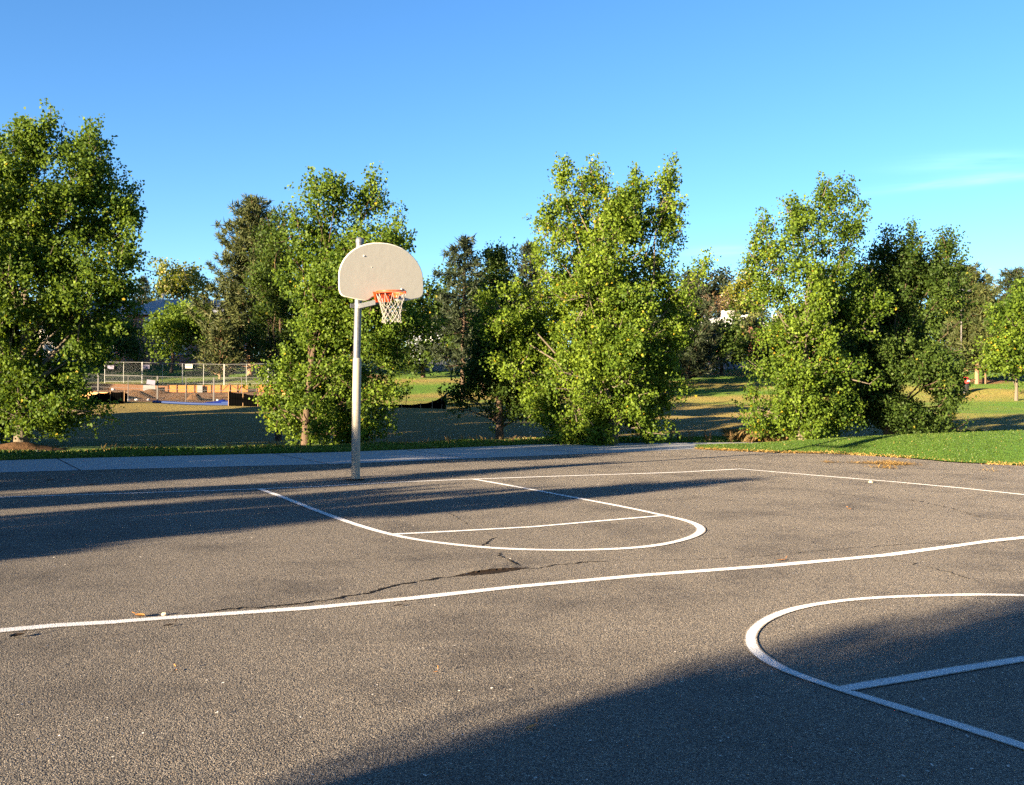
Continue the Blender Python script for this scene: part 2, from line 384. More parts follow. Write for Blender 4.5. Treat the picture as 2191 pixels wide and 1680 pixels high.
MND = wig(dense(A_MND, 0.12), 0.10, 2.0)
NEAR = wig(dense(A_NEAR, 0.25), 0.03, 5.0, 1.5)
FAR = wig(dense(A_FAR, 0.25), 0.015, 8.0, 1.5)

def poly_obj(name, pts, z, mat, k='structure'):
    me = bpy.data.meshes.new(name); me.from_pydata([(p[0], p[1], z) for p in pts], [], [tuple(range(len(pts)))])
    me.update(); return kind(link_obj(name, me, mat), k)
court = poly_obj('asphalt_court', NEAR[::-1]+[np.array([LFT, -45.0]), np.array([A_MND[-1][0], -32.0])]+MND[::-1][:-1], 0.0, M_ASPH)

# path: a slab between the two edges, a little proud of the asphalt
def strip_between(A, B, n=140):
    def res(P):
        P = np.array(P); d = np.r_[0, np.cumsum(np.linalg.norm(np.diff(P, axis=0), axis=1))]
        u = np.linspace(0, d[-1], n); return np.c_[np.interp(u, d, P[:, 0]), np.interp(u, d, P[:, 1])]
    return res(A), res(B)
pa, pb = strip_between(NEAR, FAR[:-3])
fa = np.array(FAR[-3:])
V = [(x, y, 0.006) for x, y in pa]+[(x, y, 0.02) for x, y in pb]; n = len(pa)
Fq = [(i, i+1, n+i+1, n+i) for i in range(n-1)]
me = mesh_np('concrete_path', np.array(V), np.array(Fq)); path = kind(link_obj('concrete_path', me, M_PATH), 'structure')
# tail of the path running on behind the lawn rise
mbp = MB(); e0 = pa[-1]; tail = [e0, e0+np.array([2.6, -0.1]), e0+np.array([6.0, -1.2]), e0+np.array([10, -3.2])]
far_t = [pb[-1], pb[-1]+np.array([3.0, -0.35]), pb[-1]+np.array([6.5, -1.6]), pb[-1]+np.array([10.5, -3.6])]
mbp.add([(p[0], p[1], 0.0065) for p in tail]+[(p[0], p[1], 0.021) for p in far_t], [(i, i+1, 5+i, 4+i) for i in range(3)])
kind(mbp.build('path', M_PATH), 'structure')
# saw-cut joints across the path
mbj = MB()
for px in (-600, 163, 700, 1010, 1270):
    P = np.array(pa); k = int(np.argmin(np.abs([(lambda w: 1095.5+F_*w[1]/w[0])(ST(a[0], a[1]))-px for a in P])))
    a, b = np.array(pa[k]), np.array(pb[k]) if k < len(pb) else None
    j = int(np.argmin(np.linalg.norm(pb-(a+np.array([-0.15, 3.2])), axis=1))); b = pb[j]
    d = (b-a)/np.linalg.norm(b-a); w = np.array([d[1], -d[0]])*0.012
    a2, b2 = a+d*0.02, b-d*0.02
    mbj.add([(*(a2-w), .010), (*(a2+w), .010), (*(b2+w), .0235), (*(b2-w), .0235)], [(0, 1, 2, 3)])
mbj.build('joint', M_CRACK, path)

# terrain sheet
sv = np.r_[np.arange(-120, 14, 6.0), np.arange(14, 50, 0.5), np.arange(50, 122, 1.0), 122*np.power(1.07, np.arange(1, 34))]
tv = np.r_[-15-np.power(1.16, np.arange(32, 0, -1))*4, np.arange(-15, 30, 0.6), 30+np.power(1.16, np.arange(1, 33))*4]
S2, T2 = np.meshgrid(sv, tv, indexing='ij'); X2, Y2 = XY(S2, T2); Z2 = tz(X2, Y2)
ns, nt = S2.shape
idx = np.arange(ns*nt).reshape(ns, nt)
Fq = np.stack([idx[:-1, :-1], idx[:-1, 1:], idx[1:, 1:], idx[1:, :-1]], -1).reshape(-1, 4)
Q2 = 1095.5+F_*T2/np.maximum(S2, 1)
wob = 2.2*np.sin(X2*0.11+0.4)+1.2*np.sin(X2*0.37+Y2*0.1)
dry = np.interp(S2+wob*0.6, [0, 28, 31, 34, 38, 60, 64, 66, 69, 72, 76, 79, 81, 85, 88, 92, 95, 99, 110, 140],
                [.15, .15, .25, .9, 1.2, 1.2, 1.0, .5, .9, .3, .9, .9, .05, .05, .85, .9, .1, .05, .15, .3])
rightside = sstep(1850, 2050, Q2)*(S2 > 30)
dry = dry*(1-rightside)+rightside*np.interp(S2+wob, [30, 44, 50, 58, 62, 78, 83, 87, 91, 140], [.3, .7, .75, .5, .12, .1, .8, .75, .1, .1])
midl = sstep(800, 850, Q2)*(1-sstep(1700, 1800, Q2))
left = 1-sstep(760, 800, Q2)
dirt = left*sstep(66, 68.5, S2+wob*0.3)*(1-sstep(82, 84, S2+wob*0.3))
dirt = np.maximum(dirt, 0.9*np.exp(-((Q2-700)/160)**2-((S2-97)/4)**2)*(S2 > 80))
dirt = np.maximum(dirt, 0.8*np.exp(-((Q2-2110)/70)**2-((S2-96)/3)**2)*(S2 > 80))
ditch = sstep(1850, 1950, Q2)*np.exp(-((S2-37.5)/2.0)**2)*(S2 > 30)
dirt = np.maximum(dirt, 0.75*ditch)
dry = np.where((S2 > 84) & (S2 < 95) & (Q2 < 800), np.interp(S2, [84, 87, 90, 95], [.85, .5, .25, .2]), dry)
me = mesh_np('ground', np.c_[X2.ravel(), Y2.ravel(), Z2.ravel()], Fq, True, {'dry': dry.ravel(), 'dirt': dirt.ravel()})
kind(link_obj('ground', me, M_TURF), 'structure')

# grass verge beyond the path, exact edge on the concrete
def edge_sheet(name, E, offs, zf, dryf, dirtf=None, flip=1):
    E = np.array(E); tg = np.gradient(E, axis=0); tg /= np.linalg.norm(tg, axis=1)[:, None]
    nr = np.c_[-tg[:, 1], tg[:, 0]]*flip
    for _ in range(6): nr[1:-1] = (nr[:-2]+nr[1:-1]*2+nr[2:])/4
    nr /= np.linalg.norm(nr, axis=1)[:, None]
    Vs, D, G = [], [], []
    for o in offs:
        P = E+nr*o; Vs.append(np.c_[P, zf(P, o)]); D.append(np.full(len(P), dryf(o))); G.append(np.full(len(P), dirtf(o) if dirtf else 0.0))
    n, m = len(E), len(offs); id_ = np.arange(n*m).reshape(m, n)
    Fq = np.stack([id_[:-1, :-1], id_[:-1, 1:], id_[1:, 1:], id_[1:, :-1]], -1).reshape(-1, 4)
    me = mesh_np(name, np.concatenate(Vs), Fq, True, {'dry': np.concatenate(D), 'dirt': np.concatenate(G)})
    return kind(link_obj(name, me, M_TURF), 'structure')
def vz(P, o):
    b = np.interp(o, [0, .3, .9, 2.0, 3.5, 6], [.012, .05, .10, .03, -.10, -.30])
    n = 0.025*np.sin(P[:, 0]*2.1)*min(1, o)
    return np.maximum(b+n, 0.01 if o < 1 else -9) if o < 5 else b*np.ones(len(P))-.1
edge_sheet('grass_verge', FAR, [0, .12, .3, .6, .9, 1.3, 2, 2.7, 3.5, 4.5, 6], vz, lambda o: np.interp(o, [0, .8, 2, 4], [.05, .12, .45, .8]))
def lawn_z(P, o=None):
    s, tt = ST(P[:, 0], P[:, 1]); q = 1095.5+F_*tt/np.maximum(s, 5.0)
    c = crest(q)
    return c, s, q
# lawn rise: ruled between the asphalt edge and the bank of the ditch
LE = np.array(MND); ls, lt = ST(LE[:, 0], LE[:, 1]); lq = 1095.5+F_*lt/np.maximum(ls, 4)
def lawn_height(P, E):
    """height over the lawn rise for points P whose matching edge points are E"""
    s, tt = ST(P[:, 0], P[:, 1]); q = 1095.5+F_*tt/np.maximum(s, 5); es, _ = ST(E[:, 0], E[:, 1])
    sc_ = np.maximum(29.5-np.interp(q, [1600, 2191], [0, 1.5]), es+1.0)
    u = np.clip((s-es)/(sc_-es), 0, 1)
    up = 0.022+crest(q)*(1-(1-u)**1.7)
    dn = sstep(0, 1, (s-sc_)/5.0)*(crest(q)+0.55)
    return up-dn
rows, NR = [], 26
FE = np.array([np.array(XY(np.array(35.5), (35.5)*np.tan(np.arctan2(b, a)))) if a > 6 else np.array([p[0]+16, p[1]+3]) for p, a, b in zip(LE, ls, lt)])
# direct the ruling away from the asphalt, mostly along the view depth
for k in range(NR+1):
    u = (k/NR)**1.3; P = LE*(1-u)+FE*u
    rows.append(np.c_[P, lawn_height(P, LE)])
nn = len(LE); id_ = np.arange(nn*(NR+1)).reshape(NR+1, nn)
Fq = np.stack([id_[:-1, :-1], id_[1:, :-1], id_[1:, 1:], id_[:-1, 1:]], -1).reshape(-1, 4)
LV = np.concatenate(rows)
me = mesh_np('lawn', LV, Fq, True, {'dry': np.full(len(LV), -.35), 'dirt': np.zeros(len(LV))})
kind(link_obj('lawn', me, M_TURF), 'structure')
from mathutils.bvhtree import BVHTree
def bvh_of(names):
    vs_, fs_ = [], []
    for nme in names:
        m_ = bpy.data.objects[nme].data; b = len(vs_); vs_ += [v.co.copy() for v in m_.vertices]; fs_ += [tuple(i+b for i in p_.vertices) for p_ in m_.polygons]
    return BVHTree.FromPolygons(vs_, fs_)
GB = bvh_of(['ground', 'grass_verge', 'lawn', 'concrete_path', 'asphalt_court'])
def gz(x, y):
    h = GB.ray_cast(Vector((float(x), float(y), 60)), Vector((0, 0, -1)))
    return h[0].z if h[0] is not None else float(tz(x, y))
def base_at(px, s):
    """foot point on the ground below a sight line at depth s"""
    p = at(px, 850, s); return np.array([p[0], p[1], gz(p[0], p[1])])

# ------------------------------------------------------------------ court markings (survey points in the photo laid on the ground)
def ribbon(name, pts, width, parent, z=0.004, closed=False, seed=0):
    P = np.array([gnd(*q)[:2] for q in pts]) if len(pts[0]) == 2 and not isinstance(pts, np.ndarray) else pts
    d = np.r_[0, np.cumsum(np.linalg.norm(np.diff(P, axis=0), axis=1))]
    u = np.arange(0, d[-1]+.04, 0.04); P = np.c_[np.interp(u, d, P[:, 0]), np.interp(u, d, P[:, 1])]
    tg = np.gradient(P, axis=0); tg /= np.linalg.norm(tg, axis=1)[:, None]
    for _ in range(12): tg[1:-1] = (tg[:-2]+tg[1:-1]*2+tg[2:])/4
    nr = np.c_[-tg[:, 1], tg[:, 0]]
    rng = np.random.default_rng(seed); Vs, Ed = [], []
    wb = np.interp(u, np.arange(0, u[-1]+1, .5), rng.uniform(.88, 1.12, len(np.arange(0, u[-1]+1, .5))))
    for k in (-1, -.7, 0, .7, 1):
        Vs.append(np.c_[P+nr*(k*width/2*wb)[:, None], np.full(len(P), z)]); Ed.append(np.full(len(P), abs(k)))
    n = len(P); id_ = np.arange(n*5).reshape(5, n)
    Fq = np.stack([id_[:-1, 1:], id_[:-1, :-1], id_[1:, :-1], id_[1:, 1:]], -1).reshape(-1, 4)
    me = mesh_np(name, np.concatenate(Vs), Fq, False, {'edge': np.concatenate(Ed)})
    if me.polygons[0].normal.z < 0: me.flip_normals()
    return link_obj(name, me, M_PAINT, parent)
def smooth(P, n=2):
    P = np.array(P, float)
    for _ in range(n):
        Qn = np.empty((2*len(P)-2, 2)); Qn[0::2] = P[:-1]*.75+P[1:]*.25; Qn[1::2] = P[:-1]*.25+P[1:]*.75
        P = np.vstack([P[:1], Qn, P[-1:]])
    return P
def pg(L): return np.array([gnd(*q)[:2] for q in L])
ribbon('baseline', pg([(-700, 1092.5), (0, 1064.5), (440, 1050.5), (556, 1046.5), (676, 1041.5), (774, 1036), (900, 1030), (1013, 1025.5), (1200, 1019), (1390, 1013), (1460, 1010.5), (1580, 1004)]), 0.098, court, seed=1)
ribbon('sideline', pg([(1580, 1003.5), (1750, 1018), (1920, 1032), (2060, 1045), (2191, 1059), (2700, 1108)]), 0.098, court, z=0.0046, seed=2)
ribbon('halfway_line', pg([(-500, 1393), (0, 1350), (120, 1339), (240, 1332), (340, 1324), (660, 1302), (880, 1281), (1095, 1257), (1370, 1232), (1640, 1212), (1770, 1200), (1900, 1188), (2040, 1169), (2120, 1158), (2191, 1150.5), (2700, 1085)]), 0.130, court, seed=3)
K1 = [(556, 1047), (600, 1062), (660, 1086), (720, 1109), (780, 1129), (838, 1145), (900, 1157), (980, 1167), (1060, 1174), (1150, 1177.5), (1240, 1178), (1330, 1175), (1400, 1169), (1455, 1158), (1490, 1146), (1503, 1134), (1490, 1122), (1460, 1112), (1418, 1103), (1340, 1086), (1260, 1071), (1170, 1054), (1100, 1041), (1015, 1026)]
ribbon('key_line', smooth(pg(K1)), 0.105, court, z=0.0048, seed=4)
ribbon('free_throw_line', pg([(840, 1144), (960, 1138), (1140, 1128), (1290, 1115), (1418, 1104)]), 0.100, court, z=0.0052, seed=5)
K2 = [(2900, 1325), (2600, 1294), (2400, 1282), (2191, 1274.5), (2080, 1273), (1960, 1276), (1850, 1281), (1760, 1291), (1690, 1305), (1640, 1325), (1614, 1345), (1604, 1365), (1610, 1388), (1632, 1408), (1670, 1430), (1725, 1452), (1800, 1477), (1880, 1501), (1960, 1526), (2060, 1556), (2191, 1598), (2600, 1735)]
ribbon('key_line', smooth(pg(K2)), 0.084, court, z=0.0048, seed=6)
ribbon('free_throw_line', pg([(1806, 1475), (1930, 1454), (2060, 1432), (2191, 1411), (2700, 1325)]), 0.098, court, z=0.0054, seed=7)

# cracks: ragged slivers of exposed tar; the widest is a flat dark strip painting its gap's shade, with a heaved lip
def crack(pts, w0, seed, z=0.0035, jit=0.05, name='crack', mat=M_CRACK):
    P = pg(pts); d = np.r_[0, np.cumsum(np.linalg.norm(np.diff(P, axis=0), axis=1))]
    u = np.arange(0, d[-1], 0.03); P = np.c_[np.interp(u, d, P[:, 0]), np.interp(u, d, P[:, 1])]
    rng = np.random.default_rng(seed)
    tg = np.gradient(P, axis=0); tg /= np.linalg.norm(tg, axis=1)[:, None]; nr = np.c_[-tg[:, 1], tg[:, 0]]
    off = np.array([mnoise.noise((k*0.31, seed, 0))*jit+mnoise.noise((k*1.1, seed, 5))*jit*.4 for k in range(len(P))])
    ww = w0*np.clip(np.array([0.55+0.9*mnoise.noise((k*.22, seed, 9))+rng.uniform(-.3, .3) for k in range(len(P))]), .04, 1.6)
    ww *= np.minimum(1, np.minimum(u, d[-1]-u)/.25+.08)
    A, B = P+nr*(off+ww/2)[:, None], P+nr*(off-ww/2)[:, None]; n = len(P)
    Vs = np.r_[np.c_[A, np.full(n, z)], np.c_[B, np.full(n, z)]]
    Fq = np.array([(i+n, i+n+1, i+1, i) for i in range(n-1)])
    me = mesh_np(name, Vs, Fq)
    if me.polygons[0].normal.z < 0: me.flip_normals()
    return link_obj(name, me, mat, court)
crack([(380, 1318), (470, 1306), (640, 1293), (780, 1271), (850, 1252), (930, 1239), (1000, 1231)], .045, 3, jit=.06)
crack([(1130, 1220), (1190, 1209), (1260, 1203), (1330, 1199)], .030, 13, jit=.05)
crack([(1330, 1199), (1480, 1198), (1620, 1191), (1800, 1175), (1960, 1163), (2100, 1163), (2191, 1158)], .012, 23, jit=.06)
crack([(1030, 1171), (1042, 1160), (1064, 1148)], .034, 33, jit=.05)
crack([(1066, 1181), (1072, 1190), (1090, 1200), (1126, 1218)], .030, 43, jit=.06)
crack([(930, 1090), (965, 1100), (985, 1113), (1010, 1127)], .010, 53)
crack([(1860, 1190), (1950, 1205), (2040, 1228), (2100, 1247)], .016, 63, jit=.08)
crack([(1940, 1068), (2010, 1082), (2060, 1095), (2100, 1108), (2191, 1114)], .022, 73, jit=.12)
crack([(240, 1040), (330, 1060), (480, 1068)], .008, 83, jit=.1)
crack([(1000, 1006), (1140, 1002), (1300, 1010)], .007, 93, jit=.1)
mb = MB(); P = smooth(pg([(970, 1233), (1020, 1226), (1060, 1222), (1100, 1218), (1132, 1215)]), 2)
d = np.r_[0, np.cumsum(np.linalg.norm(np.diff(P, axis=0), axis=1))]; u = np.arange(0, d[-1], .02); P = np.c_[np.interp(u, d, P[:, 0]), np.interp(u, d, P[:, 1])]
prevv = None; away = np.array([FH[0], FH[1]])
secs = []
for k, p_ in enumerate(P):
    e = math.sin(math.pi*min(1, max(0, (k+1)/(len(P)+1))))**1.0
    jn = mnoise.noise((k*.35, 1, 1)); j2 = mnoise.noise((k*.8, 4, 1))
    hgt = (0.016+0.006*jn)*e+.004; dep = (.12+.03*jn)*e
    sk = .006*(1-e)   # both ends of the lip dive under the asphalt
    secs.append([(*(p_-away*(dep+.016*j2*e)), .0035), (*(p_+away*(.022*j2)*e), .0042), (*(p_+away*(.012+.022*j2*e)), hgt-sk), (*(p_+away*(.07+.01*jn*e)), hgt*.9-sk), (*(p_+away*.25), hgt*.3-sk), (*(p_+away*.42), -.004)])
n = len(secs)
gap, lip = MB(), MB()
for k in range(n-1):
    a, b = secs[k], secs[k+1]
    for i in range(2): gap.add([a[i], b[i], b[i+1], a[i+1]], [(0, 1, 2, 3)])
    for i in range(2, 5): lip.add([a[i], b[i], b[i+1], a[i+1]], [(0, 1, 2, 3)], True)
gap.build('crack', M_ASPH_DARK, court); lip.build('heaved_edge', M_ASPH, court)

# ------------------------------------------------------------------ basketball hoop
HP = gnd(761, 1027)
hoop = thing('basketball_hoop', 'basketball hoop with tan fan-shaped backboard, orange rim and white net on a steel pole', 'basketball hoop', (HP[0], HP[1], 0))
def hl(x, y, z): return (x-HP[0], y-HP[1], z)          # world -> hoop local
PT = np.array([0.035, 0.0])                               # the pole leans a touch
mb = MB(); mb.tube([(0, 0, 2.06), (PT[0]*.5, 0, 3.0), (PT[0], 0, 4.06)], [.062, .062, .062], 24); mb.build('upper_pole', M_GALV, hoop)
mb = MB(); mb.tube([(-.002, 0, 0.01), (0, 0, 1.0), (PT[0]*.3, 0, 2.07)], [.073, .073, .072], 24); mb.build('lower_pole', M_CREAM, hoop)
mb = MB(); mb.tube([(PT[0], 0, 4.03), (PT[0], 0, 4.09), (PT[0], 0, 4.115), (PT[0], 0, 4.13)], [.070, .070, .052, .015], 20); mb.build('pole_cap', M_GALV, hoop)
mb = MB()
for k in range(14):
    a0, a1 = 2*math.pi*k/14, 2*math.pi*(k+1)/14
    r0, r1 = .17+.03*math.sin(k*2.3), .17+.03*math.sin((k+1)%14*2.3)
    mb.add([(0, 0, .03), (r0*math.cos(a0), r0*math.sin(a0), .0052), (r1*math.cos(a1), r1*math.sin(a1), .0052)], [(0, 1, 2)], True)
mb.build('footing', M_ASPH_DARK, hoop)
# board frame: local origin at rim height in the board plane
BY = -0.26; ROLL = R(2.0)
BC = Vector(hl(0.075, BY, 3.085))
BM = Matrix.Translation(BC) @ Matrix.Rotation(-ROLL, 4, 'Y')
half = [(0.0, .812), (.12, .806), (.24, .783), (.36, .742), (.46, .686), (.55, .612), (.62, .53), (.672, .44), (.703, .35), (.713, .25), (.715, .12), (.712, .045), (.698, .0), (.672, -.032), (.63, -.05), (.50, -.075), (.36, -.100), (.29, -.106), (.25, -.098), (.215, -.075), (.18, -.045), (.13, -.028), (0.0, -.028)]
outl = [(u, v) for u, v in half]+[(-u, v) for u, v in half[-2:0:-1]]
def bp(u, y, v): return BM @ Vector((u, y, v))
mb = MB(); mb.poly_prism([bp(u, -.012, v) for u, v in outl][::-1], BM.to_3x3() @ Vector((0, .032, 0)))
board = mb.build('backboard', M_BOARD, hoop)
mb = MB(); n = len(outl)
cx_, cy_ = 0, .35
for i in range(n):   # rolled bright edge of the board
    (u0, v0), (u1, v1) = outl[i], outl[(i+1) % n]
    mb.tube([bp(u0, .004, v0), bp(u1, .004, v1)], .0145, 8, cap=True)
mb.build('edge_trim', M_BOARD_E, board)
for (u, v) in [(-.30, .60), (.335, .085), (-.335, .085)]:
    if (u, v) == (-.335, .085): continue
    mb = MB(); mb.tube([bp(u, -.011, v), bp(u, -.020, v), bp(u, -.026, v)], [.013, .012, .004], 10); mb.build('bolt', M_BOLT, board)
mb = MB(); mb.tube([bp(-.175, -.011, .42), bp(-.175, -.018, .42)], [.007, .006], 8); mb.build('bolt', M_BOLT, board)
# extension arms and clamps
mb = MB()
def bar(mb, a, b, w, h):
    a, b = Vector(a), Vector(b); d = (b-a).normalized(); s = d.cross(Vector((0, 0, 1))).normalized(); u = s.cross(d)
    mb.add([a-s*w-u*h, a+s*w-u*h, a+s*w+u*h, a-s*w+u*h, b-s*w-u*h, b+s*w-u*h, b+s*w+u*h, b-s*w+u*h], [(0, 1, 2, 3), (7, 6, 5, 4), (0, 4, 5, 1), (1, 5, 6, 2), (2, 6, 7, 3), (3, 7, 4, 0)])
zl = 3.02
bar(mb, (0.02, .05, zl-.075), bp(0.0, .03, -.115), .030, .040)
bar(mb, (0.02, 0, 3.55), bp(0, .03, .50), .028, .028)
bar(mb, bp(-.34, .035, .60), bp(.34, .035, .60), .02, .028); bar(mb, bp(-.30, .035, .03), bp(.30, .035, .03), .02, .04)
mb.build('support_arm', M_GALV, hoop)
for z in (2.955, 3.55):
    mb = MB(); mb.tube([(PT[0]*z/4.06, 0, z-.045), (PT[0]*z/4.06, 0, z+.045)], .079, 20); bar(mb, (-.125, -.01, z), (.14, -.01, z), .012, .035)
    mb.build('clamp', M_GALV, hoop)
# rim, bracket, net
RC = (0.0, -.012-.152-.229, 0.0)
def rp(a, r, z): return bp(RC[0]+r*math.sin(a), RC[1]-r*math.cos(a), RC[2]+z)
mb = MB(); N = 40
for zz, rr in ((0.0, .0095), (-.022, .006)):
    mb.tube([rp(2*math.pi*k/N, .235, zz) for k in range(N+1)], rr, 8, cap=False)
for k in range(12):
    a = 2*math.pi*(k+.5)/12; mb.tube([rp(a, .235, .0), rp(a, .238, -.032), rp(a, .228, -.040)], .004, 6)
rim = mb.build('rim', M_ORANGE, hoop)
mb = MB()
mb.add([bp(-.17, -.017, .028), bp(.17, -.017, .028), bp(.12, -.017, -.14), bp(-.12, -.017, -.14), bp(-.17, -.026, .028), bp(.17, -.026, .028), bp(.12, -.026, -.14), bp(-.12, -.026, -.14)],
       [(0, 1, 2, 3), (7, 6, 5, 4), (0, 4, 5, 1), (1, 5, 6, 2), (2, 6, 7, 3), (3, 7, 4, 0)])
for sgn in (-1, 1):   # curved side gussets from the ring back to the plate
    top = [rp(math.pi-sgn*a, .235, -.004) for a in (.25, .6, 1.0, 1.35)]
    bot = [bp(sgn*.11, -.03, -.135), bp(sgn*.135, -.10, -.115), bp(sgn*.18, -.20, -.075), bp(sgn*.215, -.29, -.03)]
    for i in range(3):
        for off in (0, .006):
            o_ = BM.to_3x3() @ Vector((sgn*off, 0, 0)); q = [top[i]+o_, top[i+1]+o_, bot[i+1]+o_, bot[i]+o_]
            mb.add(q, [(0, 1, 2, 3)], True)
mb.add([bp(-.10, -.02, .012), bp(.10, -.02, .012), bp(.13, -.20, .004), bp(-.13, -.20, .004)], [(0, 1, 2, 3)])
mb.build('bracket', M_ORANGE, rim)
lev = [(-.038, .231), (-.205, .172), (-.262, .153), (-.32, .143), (-.375, .14), (-.43, .146), (-.475, .152)]
mb = MB(); rng = random.Random(3)
jit = {(l, k): (rng.uniform(-.012, .012)*min(l, 2)/2, rng.uniform(-.02, .02)*min(l, 1), rng.uniform(-.012, .012)*min(l, 1)) for l in range(7) for k in range(12)}
def npt(l, k):
    z, r = lev[l]; j = jit[(l, k % 12)]
    return rp(2*math.pi*(k % 12+.5+.5*(l % 2))/12+j[1], r+j[0], z+j[2])
for l in range(6):
    for k in range(12):
        for k2 in ((k, k-1) if l % 2 == 0 else (k, k+1)):
            a, b = npt(l, k), npt(l+1, k2); m_ = (a+b)/2+Vector((0, 0, -.012 if l == 0 else -.004))
            mb.tube([a, m_, b], .0043, 5, cap=False)
    if l > 0:
        for k in range(12): p = npt(l, k); mb.tube([p+Vector((0, 0, .007)), p-Vector((0, 0, .007))], .008, 5)
for k in range(12): p = npt(6, k); mb.tube([p+Vector((0, 0, .006)), p-Vector((.004, 0, .016))], .008, 5)
p = npt(1, 3); a = rp(math.pi*2*3.4/12, .236, -.03); mb.tube([a, a+Vector((.006, 0, -.05)), a+Vector((-.004, 0, -.10))], .003, 4)
p = npt(3, 2); mb.tube([p, p+Vector((.05, -.01, .045)), p+Vector((.11, -.02, .04))], .003, 4)
mb.build('net', M_NET, hoop)

# ------------------------------------------------------------------ trees
def leaf_mesh(name, P, Nrm, size, tint, rng, aspect=0.95, fold=0.18):
    n = len(P)
    Nrm = Nrm/np.linalg.norm(Nrm, axis=1)[:, None]
    t_ = rng.normal(size=(n, 3)); t_[:, 2] -= .9
    t_ -= Nrm*(t_*Nrm).sum(1)[:, None]; t_ /= np.linalg.norm(t_, axis=1)[:, None]
    b_ = np.cross(Nrm, t_); L = (size*rng.uniform(.7, 1.25, n))[:, None]; Wd = L*aspect*.5
    v0 = P-t_*L*.42; v2 = P+t_*L*.58; mid = P-t_*L*.14
    v1 = mid+b_*Wd+Nrm*L*fold; v3 = mid-b_*Wd+Nrm*L*fold
    V = np.stack([v0, v1, v2, v3], 1).reshape(-1, 3)
    Fq = np.arange(4*n).reshape(n, 4)
    return mesh_np(name, V, Fq, False, {'tint': np.repeat(tint, 4)})

DENS = 2.9; CLUMP = 9
def vnoise(P, f, seed):
    """cheap smooth 3-D value field from a few random sine waves"""
    r = np.random.default_rng(seed); out = np.zeros(len(P))
    for _ in range(7):
        k = r.normal(size=3)*f; out += np.sin(P@k+r.uniform(0, 6.28))
    return out/7**.5

